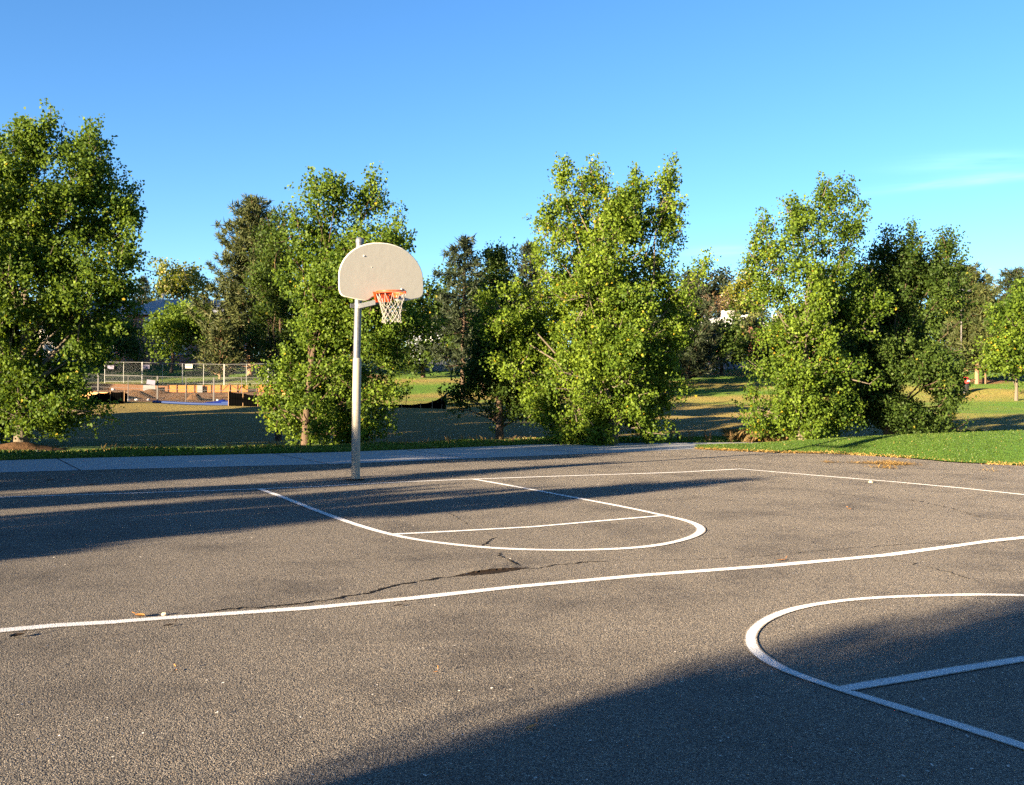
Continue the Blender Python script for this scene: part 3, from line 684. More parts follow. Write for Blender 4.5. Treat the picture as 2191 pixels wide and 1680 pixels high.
def broadleaf(name, label, cat, base, s, lobes, trunk_r, mat=None, bark=None, seed=1, leaf=0.095, lai=2.0, group=None, gap=-.55, shoot=.42, up=0.55, shift=0.0, yel=.02, per=22, trunk_top=None, twigs=.22, depth_k=1.0):
    rng = np.random.default_rng(seed)
    base = np.array(base, float); k = s/F_
    root = thing(name, label, cat, base, 0, group)
    C_, R_ = [], []
    for L in lobes:
        px, py, rx, ry = L[:4]
        if s < 60: c_ = min(.3*ry, .16/k); py, rx, ry = py+c_+(.20/k if py < 620 else .05/k), rx*.94, ry-c_*.9
        ds = L[4] if len(L) > 4 else rng.uniform(-1, 1)*rx*k*.8
        C_.append(at(px, py, s+ds)); rd = math.sqrt(rx*ry)*k*depth_k; R_.append((rx*k, max(rd, .25), ry*k))
    C_, R_ = np.array(C_), np.array(R_)
    topz = (C_[:, 2]+R_[:, 2]).max(); H = topz-base[2]
    cxy = np.average(C_[:, :2], axis=0, weights=R_[:, 0]*R_[:, 2])
    # shoots
    SP, SD = [], []
    for c, r in zip(C_, R_):
        area = math.pi*r[0]*r[2]; nl = area*lai*DENS/(leaf*leaf*.47); nsh = max(3, int(nl/per))
        nc = max(3, nsh//CLUMP)
        d = rng.normal(size=(nc, 3)); d /= np.linalg.norm(d, axis=1)[:, None]
        rr = rng.uniform(.02, 1, nc)**(1/2.3)
        cc = (d*rr[:, None]*r)[rng.integers(0, nc, nsh)]
        off = cc+rng.normal(size=(nsh, 3))*np.array([1, 1, .8])*(.13 if s < 60 else .42)
        p = c+off[:, :1]*RH+off[:, 1:2]*FH+off[:, 2:3]*np.array([0, 0, 1])
        out = (off[:, :1]*RH+off[:, 1:2]*FH+off[:, 2:3]*np.array([0, 0, 1])); out /= np.linalg.norm(out, axis=1)[:, None]+1e-6
        SP.append(p); SD.append(out*.75+np.array([0, 0, up])+rng.normal(size=(nsh, 3))*.3)
    SP, SD = np.concatenate(SP), np.concatenate(SD); SD /= np.linalg.norm(SD, axis=1)[:, None]
    keep = vnoise(SP, 1.7 if s < 60 else .7, seed+5) > gap*.5-.55
    keep &= SP[:, 2] > base[2]+.05
    SP, SD = SP[keep], SD[keep]
    # leafy leaders standing up out of the top of the crown
    for c, r in zip(C_, R_):
        if c[2]-base[2] > .58*H:
            m_ = 5; a_ = rng.uniform(-.75, .75, (m_, 2)); q_ = c+a_[:, :1]*r[0]*RH+a_[:, 1:]*r[1]*FH; q_[:, 2] = c[2]+r[2]*np.sqrt(1-(a_**2).sum(1)*.8)*.45
            d_ = np.c_[rng.normal(size=(m_, 2))*.22, np.ones(m_)]; d_ /= np.linalg.norm(d_, axis=1)[:, None]; SP = np.r_[SP, q_, q_+d_*shoot*.7]; SD = np.r_[SD, d_, d_]
    ns_ = len(SP)
    SL = rng.uniform(.55, 1.35, ns_)*shoot
    n_each = per
    u = rng.uniform(0, 1, (ns_, n_each)); sig = leaf*1.35
    P = SP[:, None, :]+SD[:, None, :]*(u*SL[:, None])[..., None]+rng.normal(size=(ns_, n_each, 3))*sig*(1.15-.6*u)[..., None]
    P[..., 2] -= sig*.4
    P = P.reshape(-1, 3)
    Nn = rng.normal(size=P.shape); Nn[:, 2] *= .75
    oo = np.repeat(SD, n_each, 0); Nn += oo*.35
    shtint = rng.uniform(.1, .72, ns_)+.12*vnoise(SP, 1.1, seed+8)
    tint = np.clip(np.repeat(shtint, n_each)+rng.normal(size=len(P))*.13, 0, .93)
    yp = vnoise(SP, 1.3, seed+77); yl = np.repeat(np.clip(yp-.6, 0, 2), n_each)*yel*3+yel*.35
    tint[rng.uniform(size=len(P)) < yl] = 1.0
    okz = P[:, 2] > base[2]-.02
    P, Nn, tint = P[okz], Nn[okz], tint[okz]
    me = leaf_mesh('crown', P-base, Nn, leaf, tint, rng)
    crown = link_obj('crown', me, mat or M_LEAF, root)
    # wood
    mb = MB(); th = H*(trunk_top or .72)
    lean = np.array([cxy[0]-base[0], cxy[1]-base[1]])
    def tp(f): return np.array([lean[0]*f**1.5*.6+.04*H*.1*math.sin(f*5+seed), lean[1]*f**1.5*.6, th*f-.12*(f == 0)])
    fs_ = np.linspace(0, 1, 9)
    mb.tube([tp(f) for f in fs_], [trunk_r*(1.25 if f == 0 else 1)*(1-.82*f) for f in fs_], 10)
    order = np.argsort(C_[:, 2]); r_ = random.Random(seed)
    for i in order:
        c = C_[i]-base
        f0 = min(.93, max(.10, (c[2]*(.25+.4*r_.random()))/th)); a = tp(f0); dist = np.linalg.norm(c-a)
        if c[2] < a[2]: f0 = max(.06, c[2]/th*.8); a = tp(f0)
        m1 = a+(c-a)*.4+np.array([r_.uniform(-.1, .1)*dist, r_.uniform(-.1, .1)*dist, .06*dist]); m2 = a+(c-a)*.75+np.array([0, 0, .05*dist])
        e = c+np.array([0, 0, R_[i][2]*.55*(1 if c[2] > th*.5 else .1)])
        rl = trunk_r*(1-.8*f0)*.30
        mb.tube([a, m1, m2, c, e], [rl, rl*.7, rl*.5, rl*.33, rl*.12], 6, cap=False)
    # twigs: a share of the shoots get a visible stem back towards their lobe
    sel = rng.uniform(size=ns_) < twigs*.5
    for p, d, L in zip(SP[sel], SD[sel], SL[sel]):
        j = int(np.argmin(((C_-p)**2).sum(1))); a = p+(C_[j]-p)*.55-base; q = p-base; e = p+d*L-base
        mb.tube([a, q, e], [.011+.0004*s, .008+.0003*s, .003+.0001*s], 4, cap=False)
    mb.build('trunk', bark or M_BARK, root)
    return root

G1 = 'cottonwoods along the path'
CW = 'tree'
t1b = at(48, 950, 26.0); t1b[2] = gz(t1b[0], t1b[1])+.12
T1 = broadleaf('cottonwood_tree', 'tall leafy cottonwood cut off by the left edge, rooted in a bare dirt mound', CW, t1b, 26.5,
 [(-40,420,110,150), (25,330,60,80), (100,310,38,62), (60,285,20,50), (102,262,10,34), (195,345,42,78), (205,290,18,34), (150,370,60,70), (235,420,38,90), (130,470,110,110), (225,560,60,60), (262,545,36,32), (255,470,34,50), (30,620,120,130), (170,650,80,80), (60,800,105,85), (150,850,50,42), (-60,700,110,190), (190,735,36,50), (120,890,50,36), (5,880,45,45), (195,872,26,16), (-90,880,70,60), (60,520,90,90), (240,620,40,45), (0,740,80,70), (55,865,52,42,-1), (100,830,60,50,-.8), (40,780,60,50,-1), (110,770,50,50,-.8)],
 .16, seed=11, group=G1, leaf=.080, yel=.014, lai=2.3, gap=-.8)
T2 = broadleaf('cottonwood_tree', 'two-topped cottonwood right behind the basketball hoop', CW, base_at(655, 28.0), 28.5,
 [(692,402,38,34), (672,395,20,25), (720,400,16,30), (785,425,32,42), (800,392,12,20), (832,470,26,42), (720,470,75,50), (700,520,70,55), (800,510,50,55), (840,530,22,40), (660,570,44,75), (760,580,95,75), (690,680,65,85), (790,700,85,85), (872,690,40,42), (900,665,24,34), (618,795,52,50), (600,860,42,45), (570,810,18,30), (680,850,80,75), (780,840,70,80), (835,835,26,30), (700,915,36,26), (745,925,45,20), (640,900,48,38), (800,900,26,32), (850,760,36,30), (640,470,22,30), (740,640,90,90), (690,770,80,70), (655,915,36,26,-1), (650,870,46,36,-1)],
 .12, bark=M_BARK_D, seed=22, group=G1, leaf=.080, yel=.014, lai=2.0)
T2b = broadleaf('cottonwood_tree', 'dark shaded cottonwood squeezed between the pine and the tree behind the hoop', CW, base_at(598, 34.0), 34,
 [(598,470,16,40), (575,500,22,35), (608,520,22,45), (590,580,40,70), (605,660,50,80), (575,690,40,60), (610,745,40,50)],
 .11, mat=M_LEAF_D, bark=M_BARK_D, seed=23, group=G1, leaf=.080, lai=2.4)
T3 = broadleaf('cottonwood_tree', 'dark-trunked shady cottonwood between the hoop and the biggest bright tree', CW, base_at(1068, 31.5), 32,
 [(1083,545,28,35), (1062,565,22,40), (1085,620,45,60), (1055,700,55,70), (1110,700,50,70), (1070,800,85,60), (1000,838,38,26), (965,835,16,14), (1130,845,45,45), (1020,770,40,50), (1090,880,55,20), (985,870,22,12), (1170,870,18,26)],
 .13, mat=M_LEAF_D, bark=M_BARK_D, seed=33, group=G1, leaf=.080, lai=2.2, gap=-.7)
T4 = broadleaf('cottonwood_tree', 'biggest brightly sunlit cottonwood, bushy down to the ground, right of the hoop', CW, base_at(1310, 29.8), 30.5,
 [(1203,395,18,45), (1206,360,8,22), (1262,400,28,42), (1270,370,10,20), (1350,425,36,52), (1362,385,14,22), (1432,405,24,48), (1440,368,10,22), (1190,455,46,55), (1290,480,80,65), (1405,480,48,62), (1178,520,46,45), (1230,570,85,55), (1350,570,90,60), (1418,560,36,50), (1085,655,48,58), (1062,690,26,40), (1130,725,80,62), (1260,690,105,85), (1370,690,75,75), (1105,775,50,36), (1180,790,80,60), (1290,800,115,85), (1380,790,50,65), (1445,702,34,30), (1470,690,16,18), (1415,740,40,35), (1505,572,20,20), (1475,610,24,26), (1450,645,28,36), (1320,440,40,50,-.3), (1250,890,82,55), (1340,890,78,55), (1405,862,34,40), (1455,828,38,14), (1195,888,28,42), (1300,740,110,80), (1230,630,80,60), (1340,640,70,60), (1300,545,60,45,-.8), (1260,610,60,40,-1), (1350,610,60,40,-1), (1300,480,50,50,-.6), (1160,830,50,40), (1310,915,75,30,-1.2), (1240,920,55,24,-1), (1375,905,45,30,-1)],
 .17, mat=M_LEAF_B, seed=44, group=G1, leaf=.080, lai=2.3, gap=-.9, yel=.02, twigs=.3)
T5 = broadleaf('cottonwood_tree', 'sunlit cottonwood with bare limbs showing, at the near corner of the lawn rise', CW, base_at(1718, 31.0), 31.5,
 [(1690,445,30,26), (1640,495,22,30), (1632,480,8,14), (1725,460,35,38), (1768,430,24,40), (1760,405,10,16), (1815,430,18,40), (1806,402,8,14), (1740,505,75,52), (1815,500,28,40), (1650,545,40,40), (1615,530,14,10), (1730,590,85,55), (1805,600,48,55), (1650,640,42,52), (1760,690,80,62), (1835,680,46,62), (1860,640,26,30), (1675,720,52,60), (1640,850,30,26), (1612,868,18,10), (1690,800,66,52), (1790,790,70,55), (1655,885,48,28), (1740,880,62,44), (1795,875,40,36), (1625,775,16,20), (1700,660,60,60), (1700,905,46,26), (1745,915,44,22), (1665,910,24,18), (1770,850,60,50), (1725,715,62,50,-1.2), (1720,780,52,42,-1.2), (1700,840,40,40,-1), (1730,650,50,40,-1), (1700,850,50,50), (1720,915,40,24,-1), (1715,880,40,30,-1.1)],
 .16, seed=55, group=G1, leaf=.080, lai=1.9, yel=.014, gap=-.5)
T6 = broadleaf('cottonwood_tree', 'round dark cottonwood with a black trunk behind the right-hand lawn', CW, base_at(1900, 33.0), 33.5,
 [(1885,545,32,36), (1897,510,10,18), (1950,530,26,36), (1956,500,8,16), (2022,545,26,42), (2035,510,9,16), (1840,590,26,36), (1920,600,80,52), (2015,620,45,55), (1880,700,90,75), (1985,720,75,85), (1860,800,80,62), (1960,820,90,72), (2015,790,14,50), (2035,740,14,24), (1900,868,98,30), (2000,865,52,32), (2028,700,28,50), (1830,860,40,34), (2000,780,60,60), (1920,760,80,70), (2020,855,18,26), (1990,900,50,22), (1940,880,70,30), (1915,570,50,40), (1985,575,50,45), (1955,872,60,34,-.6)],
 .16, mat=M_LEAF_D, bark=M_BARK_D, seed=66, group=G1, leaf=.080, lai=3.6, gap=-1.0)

# conifers
def conifer(name, label, base, H, Rb, mat, bark, seed, start=.06, power=.8, nb=90, tuft=.42, trunk_r=.22, droop=.0, tipup=.35, per=8, irregular=.25, group=None, step=.42, top_gap=0.0):
    rng = np.random.default_rng(seed); r_ = random.Random(seed)
    base = np.array(base, float); root = thing(name, label, 'tree', base, 0, group)
    mb = MB(); mb.tube([(0, 0, -.3), (0, 0, H*.3), (.1, .05, H*.7), (.1, 0, H*.98)], [trunk_r, trunk_r*.8, trunk_r*.4, .02], 8)
    TP, TD = [], []
    for i in range(nb):
        f = start+(1-start)*((i+r_.random())/nb)**.9
        if f > .985: f = .985
        h = f*H; az = i*2.399+r_.uniform(-.4, .4)
        L = Rb*((1-f)**power*.95+.05)*r_.uniform(1-irregular*1.6, 1+irregular)
        d = np.array([math.cos(az), math.sin(az), 0]); pts = []
        for k in range(5):
            u = k/4; pts.append(np.array([.1*f, 0, h])+d*L*u+np.array([0, 0, L*(-droop*u+tipup*u*u+.10*u)]))
        mb.tube(pts, [.05*(1-f)+.015, .04*(1-f)+.012, .03*(1-f)+.01, .02, .008], 4, cap=False)
        m = max(2, int(L/step)); side = np.array([-d[1], d[0], 0])
        for k in range(m):
            u = .22+.78*(k+r_.random())/m; x = u*4; j = min(3, int(x)); p = pts[j]+(pts[j+1]-pts[j])*(x-j)
            spread = L*.24*(1.15-u)
            for q in range(3 if L > 1.2 else 2):
                TP.append(p+side*r_.uniform(-1, 1)*spread+np.array([0, 0, r_.uniform(-.12, .10)*tuft*2])); TD.append(d*.7+side*r_.uniform(-.7, .7)+np.array([0, 0, .35+tipup*.6-droop*.5]))
    for k in range(10): TP.append(np.array([.1, 0, H*(.93+.07*k/9)])); TD.append(np.array([r_.uniform(-.6, .6), r_.uniform(-.6, .6), 1.0]))
    TP, TD = np.array(TP), np.array(TD); TD /= np.linalg.norm(TD, axis=1)[:, None]; n = len(TP)
    D = TD[:, None, :]*.55+rng.normal(size=(n, per, 3))*.55; D /= np.linalg.norm(D, axis=2)[..., None]
    L = rng.uniform(.6, 1.15, (n, per))*tuft; Pn = TP[:, None, :]+rng.normal(size=(n, per, 3))*tuft*.18
    D = D.reshape(-1, 3); L = L.ravel()[:, None]; Pn = Pn.reshape(-1, 3)
    w = np.cross(D, rng.normal(size=D.shape)); w /= np.linalg.norm(w, axis=1)[:, None]
    V = np.stack([Pn-w*tuft*.07, Pn+w*tuft*.07, Pn+D*L*.6+w*tuft*.10, Pn+D*L], 1); V[:, 2] = Pn+D*L+w*tuft*.02; V[:, 3] = Pn+D*L*.5-w*tuft*.09
    tint = np.clip(np.repeat(rng.uniform(.1, .9, n), per)+rng.normal(size=n*per)*.12, 0, .93)
    me = mesh_np('crown', V.reshape(-1, 3), np.arange(len(V)*4).reshape(-1, 4), False, {'tint': np.repeat(tint, 4)})
    link_obj('crown', me, mat, root); mb.build('trunk', bark, root)
    return root
def hgt(px, pytop, s, b): return at(px, pytop, s)[2]-b[2]

b = base_at(535, 96); conifer('pine_tree', 'tall olive-green pine standing behind the construction fence', b, hgt(535, 428, 96, b), 5.6, M_NEEDLE, M_BARK_P, 101, start=.03, power=.62, nb=170, tuft=.62, trunk_r=.3, tipup=.5, per=10, irregular=.3)
b = base_at(470, 92); conifer('pine_tree', 'low bushy young pine at the foot of the tall pine', b, hgt(470, 690, 92, b), 2.1, M_NEEDLE, M_BARK_P, 102, start=.03, power=.5, nb=70, tuft=.5, trunk_r=.12, tipup=.5)
b = base_at(302, 150); conifer('spruce_tree', 'small dark cone-shaped evergreen poking up over the far house roof', b, hgt(302, 596, 150, b), 3.4, M_NEEDLE_B, M_BARK_P, 103, power=.7, nb=90, tuft=.6)
b = base_at(990, 72); conifer('spruce_tree', 'thin-topped dark spruce with drooping limbs in the gap right of the hoop', b, hgt(990, 508, 72, b), 3.0, M_NEEDLE_B, M_BARK_D, 104, start=.2, power=.45, nb=75, tuft=.55, droop=.35, tipup=.2, irregular=.5)
b = base_at(1130, 70); conifer('spruce_tree', 'dark spruce whose tip shows just left of the biggest bright tree', b, hgt(1128, 525, 70, b), 3.0, M_NEEDLE_B, M_BARK_D, 105, power=.6, nb=110, tuft=.5, start=.12)
b = base_at(1470, 90); conifer('spruce_tree', 'black-green spruce in shadow beside the brick house', b, hgt(1470, 620, 90, b), 3.8, M_NEEDLE_B, M_BARK_D, 106, power=.5, nb=120, tuft=.55)
b = base_at(2090, 93); conifer('pine_tree', 'broad olive pine with a pale trunk, beyond the red-lidded bin', b, hgt(2095, 620, 93, b), 3.4, M_NEEDLE, M_BARK_P, 107, start=.14, power=.42, nb=120, tuft=.6, trunk_r=.2)
b = base_at(2106, 94); conifer('pine_tree', 'pine with a rusty trunk touching the broad olive pine', b, hgt(2108, 640, 94, b), 3.0, M_NEEDLE, M_BARK_P, 108, start=.14, power=.45, nb=100, tuft=.6, trunk_r=.2)
b = base_at(2066, 110); conifer('pine_tree', 'taller pine rising behind the tip of the round dark cottonwood', b, hgt(2064, 575, 110, b), 4.2, M_NEEDLE, M_BARK_P, 109, start=.2, power=.4, nb=110, tuft=.65, trunk_r=.3)
b = base_at(2170, 105); conifer('pine_tree', 'high open-crowned pine at the far right edge of the park', b, hgt(2168, 580, 105, b), 3.6, M_NEEDLE_B, M_BARK_P, 110, start=.3, power=.45, nb=80, tuft=.6, trunk_r=.3, irregular=.5)
b = base_at(2150, 100); conifer('pine_tree', 'shorter bushy pine between the twin trunks and the young right-edge tree', b, hgt(2140, 650, 100, b), 3.6, M_NEEDLE, M_BARK_P, 111, start=.08, power=.45, nb=110, tuft=.6)

# background broadleaf trees
FARG = 'trees around the far houses'
broadleaf('leafy_tree', 'yellow-green tree left of the tall pine, above the house roof', 'tree', base_at(385, 118), 118, [(385,605,38,30), (355,600,20,26), (415,610,26,26), (380,640,50,30), (425,650,34,34), (400,680,45,30)], .25, mat=M_LEAF_Y, seed=201, leaf=.30, lai=2.2, per=14, shoot=1.2, group=FARG, twigs=.05)
broadleaf('leafy_tree', 'small round green tree with a forked trunk in front of the brick house window', 'tree', base_at(366, 98), 98, [(375,700,42,34), (345,720,22,26), (400,690,34,36), (365,740,26,20), (430,700,26,40), (410,735,26,22)], .16, mat=M_LEAF, bark=M_BARK_D, seed=202, leaf=.24, lai=2.4, per=14, shoot=.9, group=FARG, twigs=.05, yel=.0)
broadleaf('leafy_tree', 'dark tree against the brick house wall, behind the left cottonwood', 'tree', base_at(245, 102), 102, [(240,710,40,40), (270,725,14,36), (205,730,40,40), (255,760,50,25), (150,720,50,60)], .16, mat=M_LEAF_D, bark=M_BARK_D, seed=203, leaf=.24, lai=2.4, per=14, shoot=.9, group=FARG, twigs=.05)
broadleaf('leafy_tree', 'black-green shaded tree under the spruce, left of the wooden fence', 'tree', base_at(905, 96), 96, [(905,700,36,60), (945,705,30,34), (950,745,34,24), (985,725,26,40), (880,650,26,40), (900,760,30,26), (860,720,40,60), (930,640,26,30)], .2, mat=M_LEAF_D, bark=M_BARK_D, seed=204, leaf=.26, lai=2.2, per=14, shoot=1, group=FARG, twigs=.05)
broadleaf('leafy_tree', 'deep shaded tree in front of the right end of the wooden fence', 'tree', base_at(1035, 80), 80, [(1030,690,40,60), (1040,620,26,50), (1010,650,30,40), (1050,750,36,36), (1000,720,20,36), (975,600,20,40)], .2, mat=M_LEAF_D, bark=M_BARK_D, seed=205, leaf=.22, lai=2.2, per=14, shoot=.9, group=FARG, twigs=.05)
broadleaf('leafy_tree', 'greyish wispy tree high behind the brick house with the rooftop cooler', 'tree', base_at(1520, 145), 145, [(1500,620,34,34), (1535,620,22,26), (1525,650,40,30), (1480,640,30,50), (1548,640,16,20)], .3, mat=M_NEEDLE_B, bark=M_BARK, seed=206, leaf=.36, lai=1.7, per=12, shoot=1.5, group=FARG, twigs=.2)
broadleaf('leafy_tree', 'bare rust-coloured bushy tree behind the brick house roof', 'tree', base_at(1520, 132), 132, [(1520,665,26,14), (1545,660,18,14), (1500,668,16,10)], .2, mat=M_LEAF_R, bark=M_BARK, seed=207, leaf=.26, lai=1.2, per=10, shoot=1.2, group=FARG, twigs=.5)
broadleaf('leafy_tree', 'golden yellow tree between the two sunlit cottonwoods', 'tree', base_at(1592, 135), 135, [(1590,630,26,30), (1605,605,16,20), (1575,655,24,22), (1610,660,26,26), (1570,640,14,14)], .25, mat=M_LEAF_Y, seed=208, leaf=.30, lai=2.2, per=14, shoot=1.2, group=FARG, twigs=.05, yel=.1)
broadleaf('leafy_tree', 'shady tree with a thin trunk on the shadowed grass below the brick house', 'tree', base_at(1543, 103), 103, [(1540,735,40,26), (1500,745,30,30), (1575,725,26,26), (1560,755,44,18), (1590,750,30,26), (1565,700,16,20)], .2, mat=M_LEAF_D, bark=M_BARK_D, seed=209, leaf=.26, lai=2.1, per=14, shoot=1, group=FARG, twigs=.05)
broadleaf('leafy_tree', 'olive bushy tree touching the left side of the sunlit corner cottonwood', 'tree', base_at(1655, 100), 100, [(1655,730,28,26), (1640,765,24,20), (1670,760,30,24), (1690,710,30,30), (1625,700,18,20)], .2, mat=M_NEEDLE, bark=M_BARK_D, seed=210, leaf=.26, lai=2.2, per=14, shoot=1, group=FARG, twigs=.05)
broadleaf('leafy_tree', 'dense black-green tree filling the shade right of the biggest bright tree', 'tree', base_at(1440, 98), 98, [(1430,700,40,60), (1450,760,50,36), (1400,740,40,60), (1360,720,50,70), (1300,720,60,70)], .2, mat=M_LEAF_D, bark=M_BARK_D, seed=211, leaf=.26, lai=2.2, per=14, shoot=1, group=FARG, twigs=.05)
broadleaf('leafy_tree', 'dark tree behind the two-topped cottonwood', 'tree', base_at(760, 100), 100, [(700,700,60,70), (780,690,60,70), (830,720,50,60), (740,750,80,40), (660,740,50,46)], .2, mat=M_LEAF_D, bark=M_BARK_D, seed=212, leaf=.26, lai=2.2, per=14, shoot=1, group=FARG, twigs=.05)
broadleaf('leafy_tree', 'dark tree behind the gap between the corner cottonwood and the round dark one', 'tree', base_at(1800, 108), 108, [(1760,700,60,70), (1840,680,60,70), (1900,720,60,60), (1960,690,60,60), (1720,740,50,50), (2020,700,40,60)], .2, mat=M_LEAF_D, bark=M_BARK_D, seed=213, leaf=.28, lai=2.0, per=14, shoot=1, group=FARG, twigs=.05)
broadleaf('young_tree', 'slender young tree with a pale straight trunk at the right edge', 'tree', base_at(2174, 78), 78, [(2170,700,36,50), (2195,660,34,50), (2160,760,36,36), (2200,740,40,50), (2140,770,20,22), (2180,790,30,20), (2196,640,18,30), (2150,730,24,36)], .13, mat=M_LEAF, seed=214, leaf=.20, lai=1.9, per=16, shoot=.8, group=FARG, twigs=.1)

# the row of cottonwoods whose shadows fall over the court, standing left of the picture
def copy_tree(src, label, x, y, rz, sc, group):
    r = src.copy(); COL.objects.link(r); r.location = (x, y, gz(x, y) if abs(x) < 200 else 0); r.rotation_euler = (0, 0, rz); r.scale = (sc, sc, sc)
    r['label'] = label; r['group'] = group
    for ch in list(src.children):
        c = ch.copy(); COL.objects.link(c); c.parent = r
    return r
E_ = math.tan(SUN_EL)
GL = 'cottonwoods left of the court'
def shade_tree(src, label, v, w_tip, hsrc, sc, rz, foot=None):
    """v across the sun, w along it: the foot that drops the crown's tip shadow at (v, w_tip) on the asphalt"""
    w = w_tip-hsrc*sc/E_ if foot is None else foot
    d = np.array([-SUN_H[0], -SUN_H[1]]); nrm = np.array([-d[1], d[0]])
    p = d*w+nrm*v
    copy_tree(src, label, p[0], p[1], rz, sc, GL)
def th(root):
    c = [o for o in root.children if o.name.startswith('crown')][0]
    a = np.empty(len(c.data.vertices)*3, dtype=np.float32); c.data.vertices.foreach_get('co', a); return float(a[2::3].max())
H2, H3, H4, H5, H6 = (th(q) for q in (T2, T3, T4, T5, T6))
shade_tree(T6, 'slim cottonwood left of the court, shading the near free throw lane', -3.3, 6.5, H6, .52, 0.3)
shade_tree(T5, 'slim cottonwood left of the court, shading the baseline by the key', .4, 8.0, H5, .55, 1.1)
shade_tree(T6, 'full cottonwood left of the court, shading the foot of the hoop', 3.4, 16.0, H6, .66, 2.0)
shade_tree(T4, 'wide cottonwood left of the court, shading the concrete path', 7.0, 20.0, H4, .66, 0.8)
shade_tree(T4, 'great cottonwood behind the photographer, shading the nearest corner of the court', -13.9, 17.0, H4, 1.05, 2.5)
shade_tree(T6, 'round cottonwood added behind the photographer, thickening the foreground shadow', -14.6, 34.0, H6, 1.2, 1.3)  # unseen extra crown, added to make the foreground shadow denser
shade_tree(T4, 'small cottonwood left of the court, shading the left end of the baseline', -1.5, 2.8, H4, .5, 2.9)
shade_tree(T6, 'dense cottonwood added behind the photographer, darkening the nearest lane line', -13.2, 24.0, H6, 1.1, 2.0)  # this and the next: unseen crowns stacked in to stop sun leaking through
shade_tree(T6, 'dense cottonwood added behind the photographer, darkening the bottom corner of the court', -16.4, 20.0, H6, 1.1, .2)
shade_tree(T6, 'compact cottonwood left of the court, shading the near edge of the concrete path', 5.4, 18.0, H6, .6, .9)
shade_tree(T6, 'compact cottonwood left of the court, shading the far edge of the concrete path', 8.6, 14.0, H6, .55, 2.2)
shade_tree(T6, 'tall cottonwood behind the photographer, shading the right-hand key', -18.0, 34.0, H6, 1.3, 0.4)
shade_tree(T6, 'broad cottonwood left of the field, shading the grass behind the path', 20.5, 0, H6, 1.8, 1.0, -16)
shade_tree(T4, 'second broad cottonwood left of the field, shading the mown grass', 27, 0, H4, 1.5, 1.7, -12)
shade_tree(T6, 'third broad cottonwood left of the field, shading the middle of the grass', 32.5, 0, H6, 1.4, 3.0, -7)
shade_tree(T4, 'fourth broad cottonwood left of the field, near the silt fence', 38.0, 0, H4, 1.15, 4.0, -3)
shade_tree(T6, 'cottonwood left of the path, beside the tree in the dirt mound', 17.0, 0, H6, 1.15, 2.6, -15)
PINE = bpy.data.objects['pine_tree']  # source for an unseen pine row added to darken the far houses
for k, (v_, w_) in enumerate([(70, -2), (78, 2), (87, 0), (96, 4), (105, 2)]):
    d = np.array([-SUN_H[0], -SUN_H[1]]); nrm = np.array([-d[1], d[0]]); p = d*w_+nrm*v_
    copy_tree(PINE, ['nearest', 'second', 'third', 'fourth', 'farthest'][k]+' tall pine of the unseen row added left of the houses, shading them', p[0], p[1], k*1.3, [.55, .75, 1.25, 1.25, 1.25][k], 'added pines left of the houses')

# ------------------------------------------------------------------ grass blades, straw and weeds
def blades(name, P, h, w, mat, rng, lean=.45, tint=None, label=None):
    n = len(P); az = rng.uniform(0, 6.283, n); hh = h*rng.uniform(.5, 1.3, n); b = np.c_[np.cos(az), np.sin(az), np.zeros(n)]
    ln = rng.normal(size=(n, 3))*lean; ln[:, 2] = 0
    up = np.array([0, 0, 1.0])
    v0 = P-b*w/2; v1 = P+b*w/2; m_ = P+(up+ln*.4)*(hh*.55)[:, None]
    tip = P+(up*(1-.15)+ln)*hh[:, None]
    V = np.stack([v0, v1, m_+b*w*.4, tip], 1)
    V2 = np.stack([v0, m_+b*w*.4, tip, m_-b*w*.4], 1)
    Vq = np.stack([v0, v1, m_+b*w*.42, tip], 1)
    if tint is None: tint = np.clip(rng.normal(.45, .2, n), 0, .93)
    me = mesh_np(name, Vq.reshape(-1, 3), np.arange(4*n).reshape(-1, 4), False, {'tint': np.repeat(tint, 4)})
    return kind(link_obj(name, me, mat), 'stuff')
rng = np.random.default_rng(9)
def project_down(XYp):
    return np.array([[x, y, gz(x, y)] for x, y in XYp])
# verge
E1 = np.array(FAR); d = np.r_[0, np.cumsum(np.linalg.norm(np.diff(E1, axis=0), axis=1))]
tg = np.gradient(E1, axis=0); tg /= np.linalg.norm(tg, axis=1)[:, None]; nr1 = np.c_[-tg[:, 1], tg[:, 0]]
nb_ = 26000; u = rng.uniform(d[0]+6, d[-1], nb_); o = 2.6*rng.uniform(0, 1, nb_)**1.6
bx = np.c_[np.interp(u, d, E1[:, 0]), np.interp(u, d, E1[:, 1])]+np.c_[np.interp(u, d, nr1[:, 0]), np.interp(u, d, nr1[:, 1])]*o[:, None]
P = project_down(bx); tn = np.clip(rng.normal(.5, .2, nb_)+.12*vnoise(P, .9, 3), 0, .9); tn[rng.uniform(size=nb_) < np.interp(o, [0, .8, 2.6], [.04, .10, .45])] = 1.0
blades('verge_grass', P, .085, .016, M_BLADE, rng, tint=tn)
# taller seeding stalks on the verge
nb_ = 260; u = rng.uniform(d[0]+8, d[-1]-4, nb_); o = rng.uniform(.6, 1.4, nb_); cl_ = vnoise(np.c_[u, u*0, u*0], 1.1, 6); sel = cl_ > .1; u, o = u[sel], o[sel]
bx = np.c_[np.interp(u, d, E1[:, 0]), np.interp(u, d, E1[:, 1])]+np.c_[np.interp(u, d, nr1[:, 0]), np.interp(u, d, nr1[:, 1])]*o[:, None]
blades('seed_stalks', project_down(bx), .20, .010, M_WEED, rng, lean=.3)
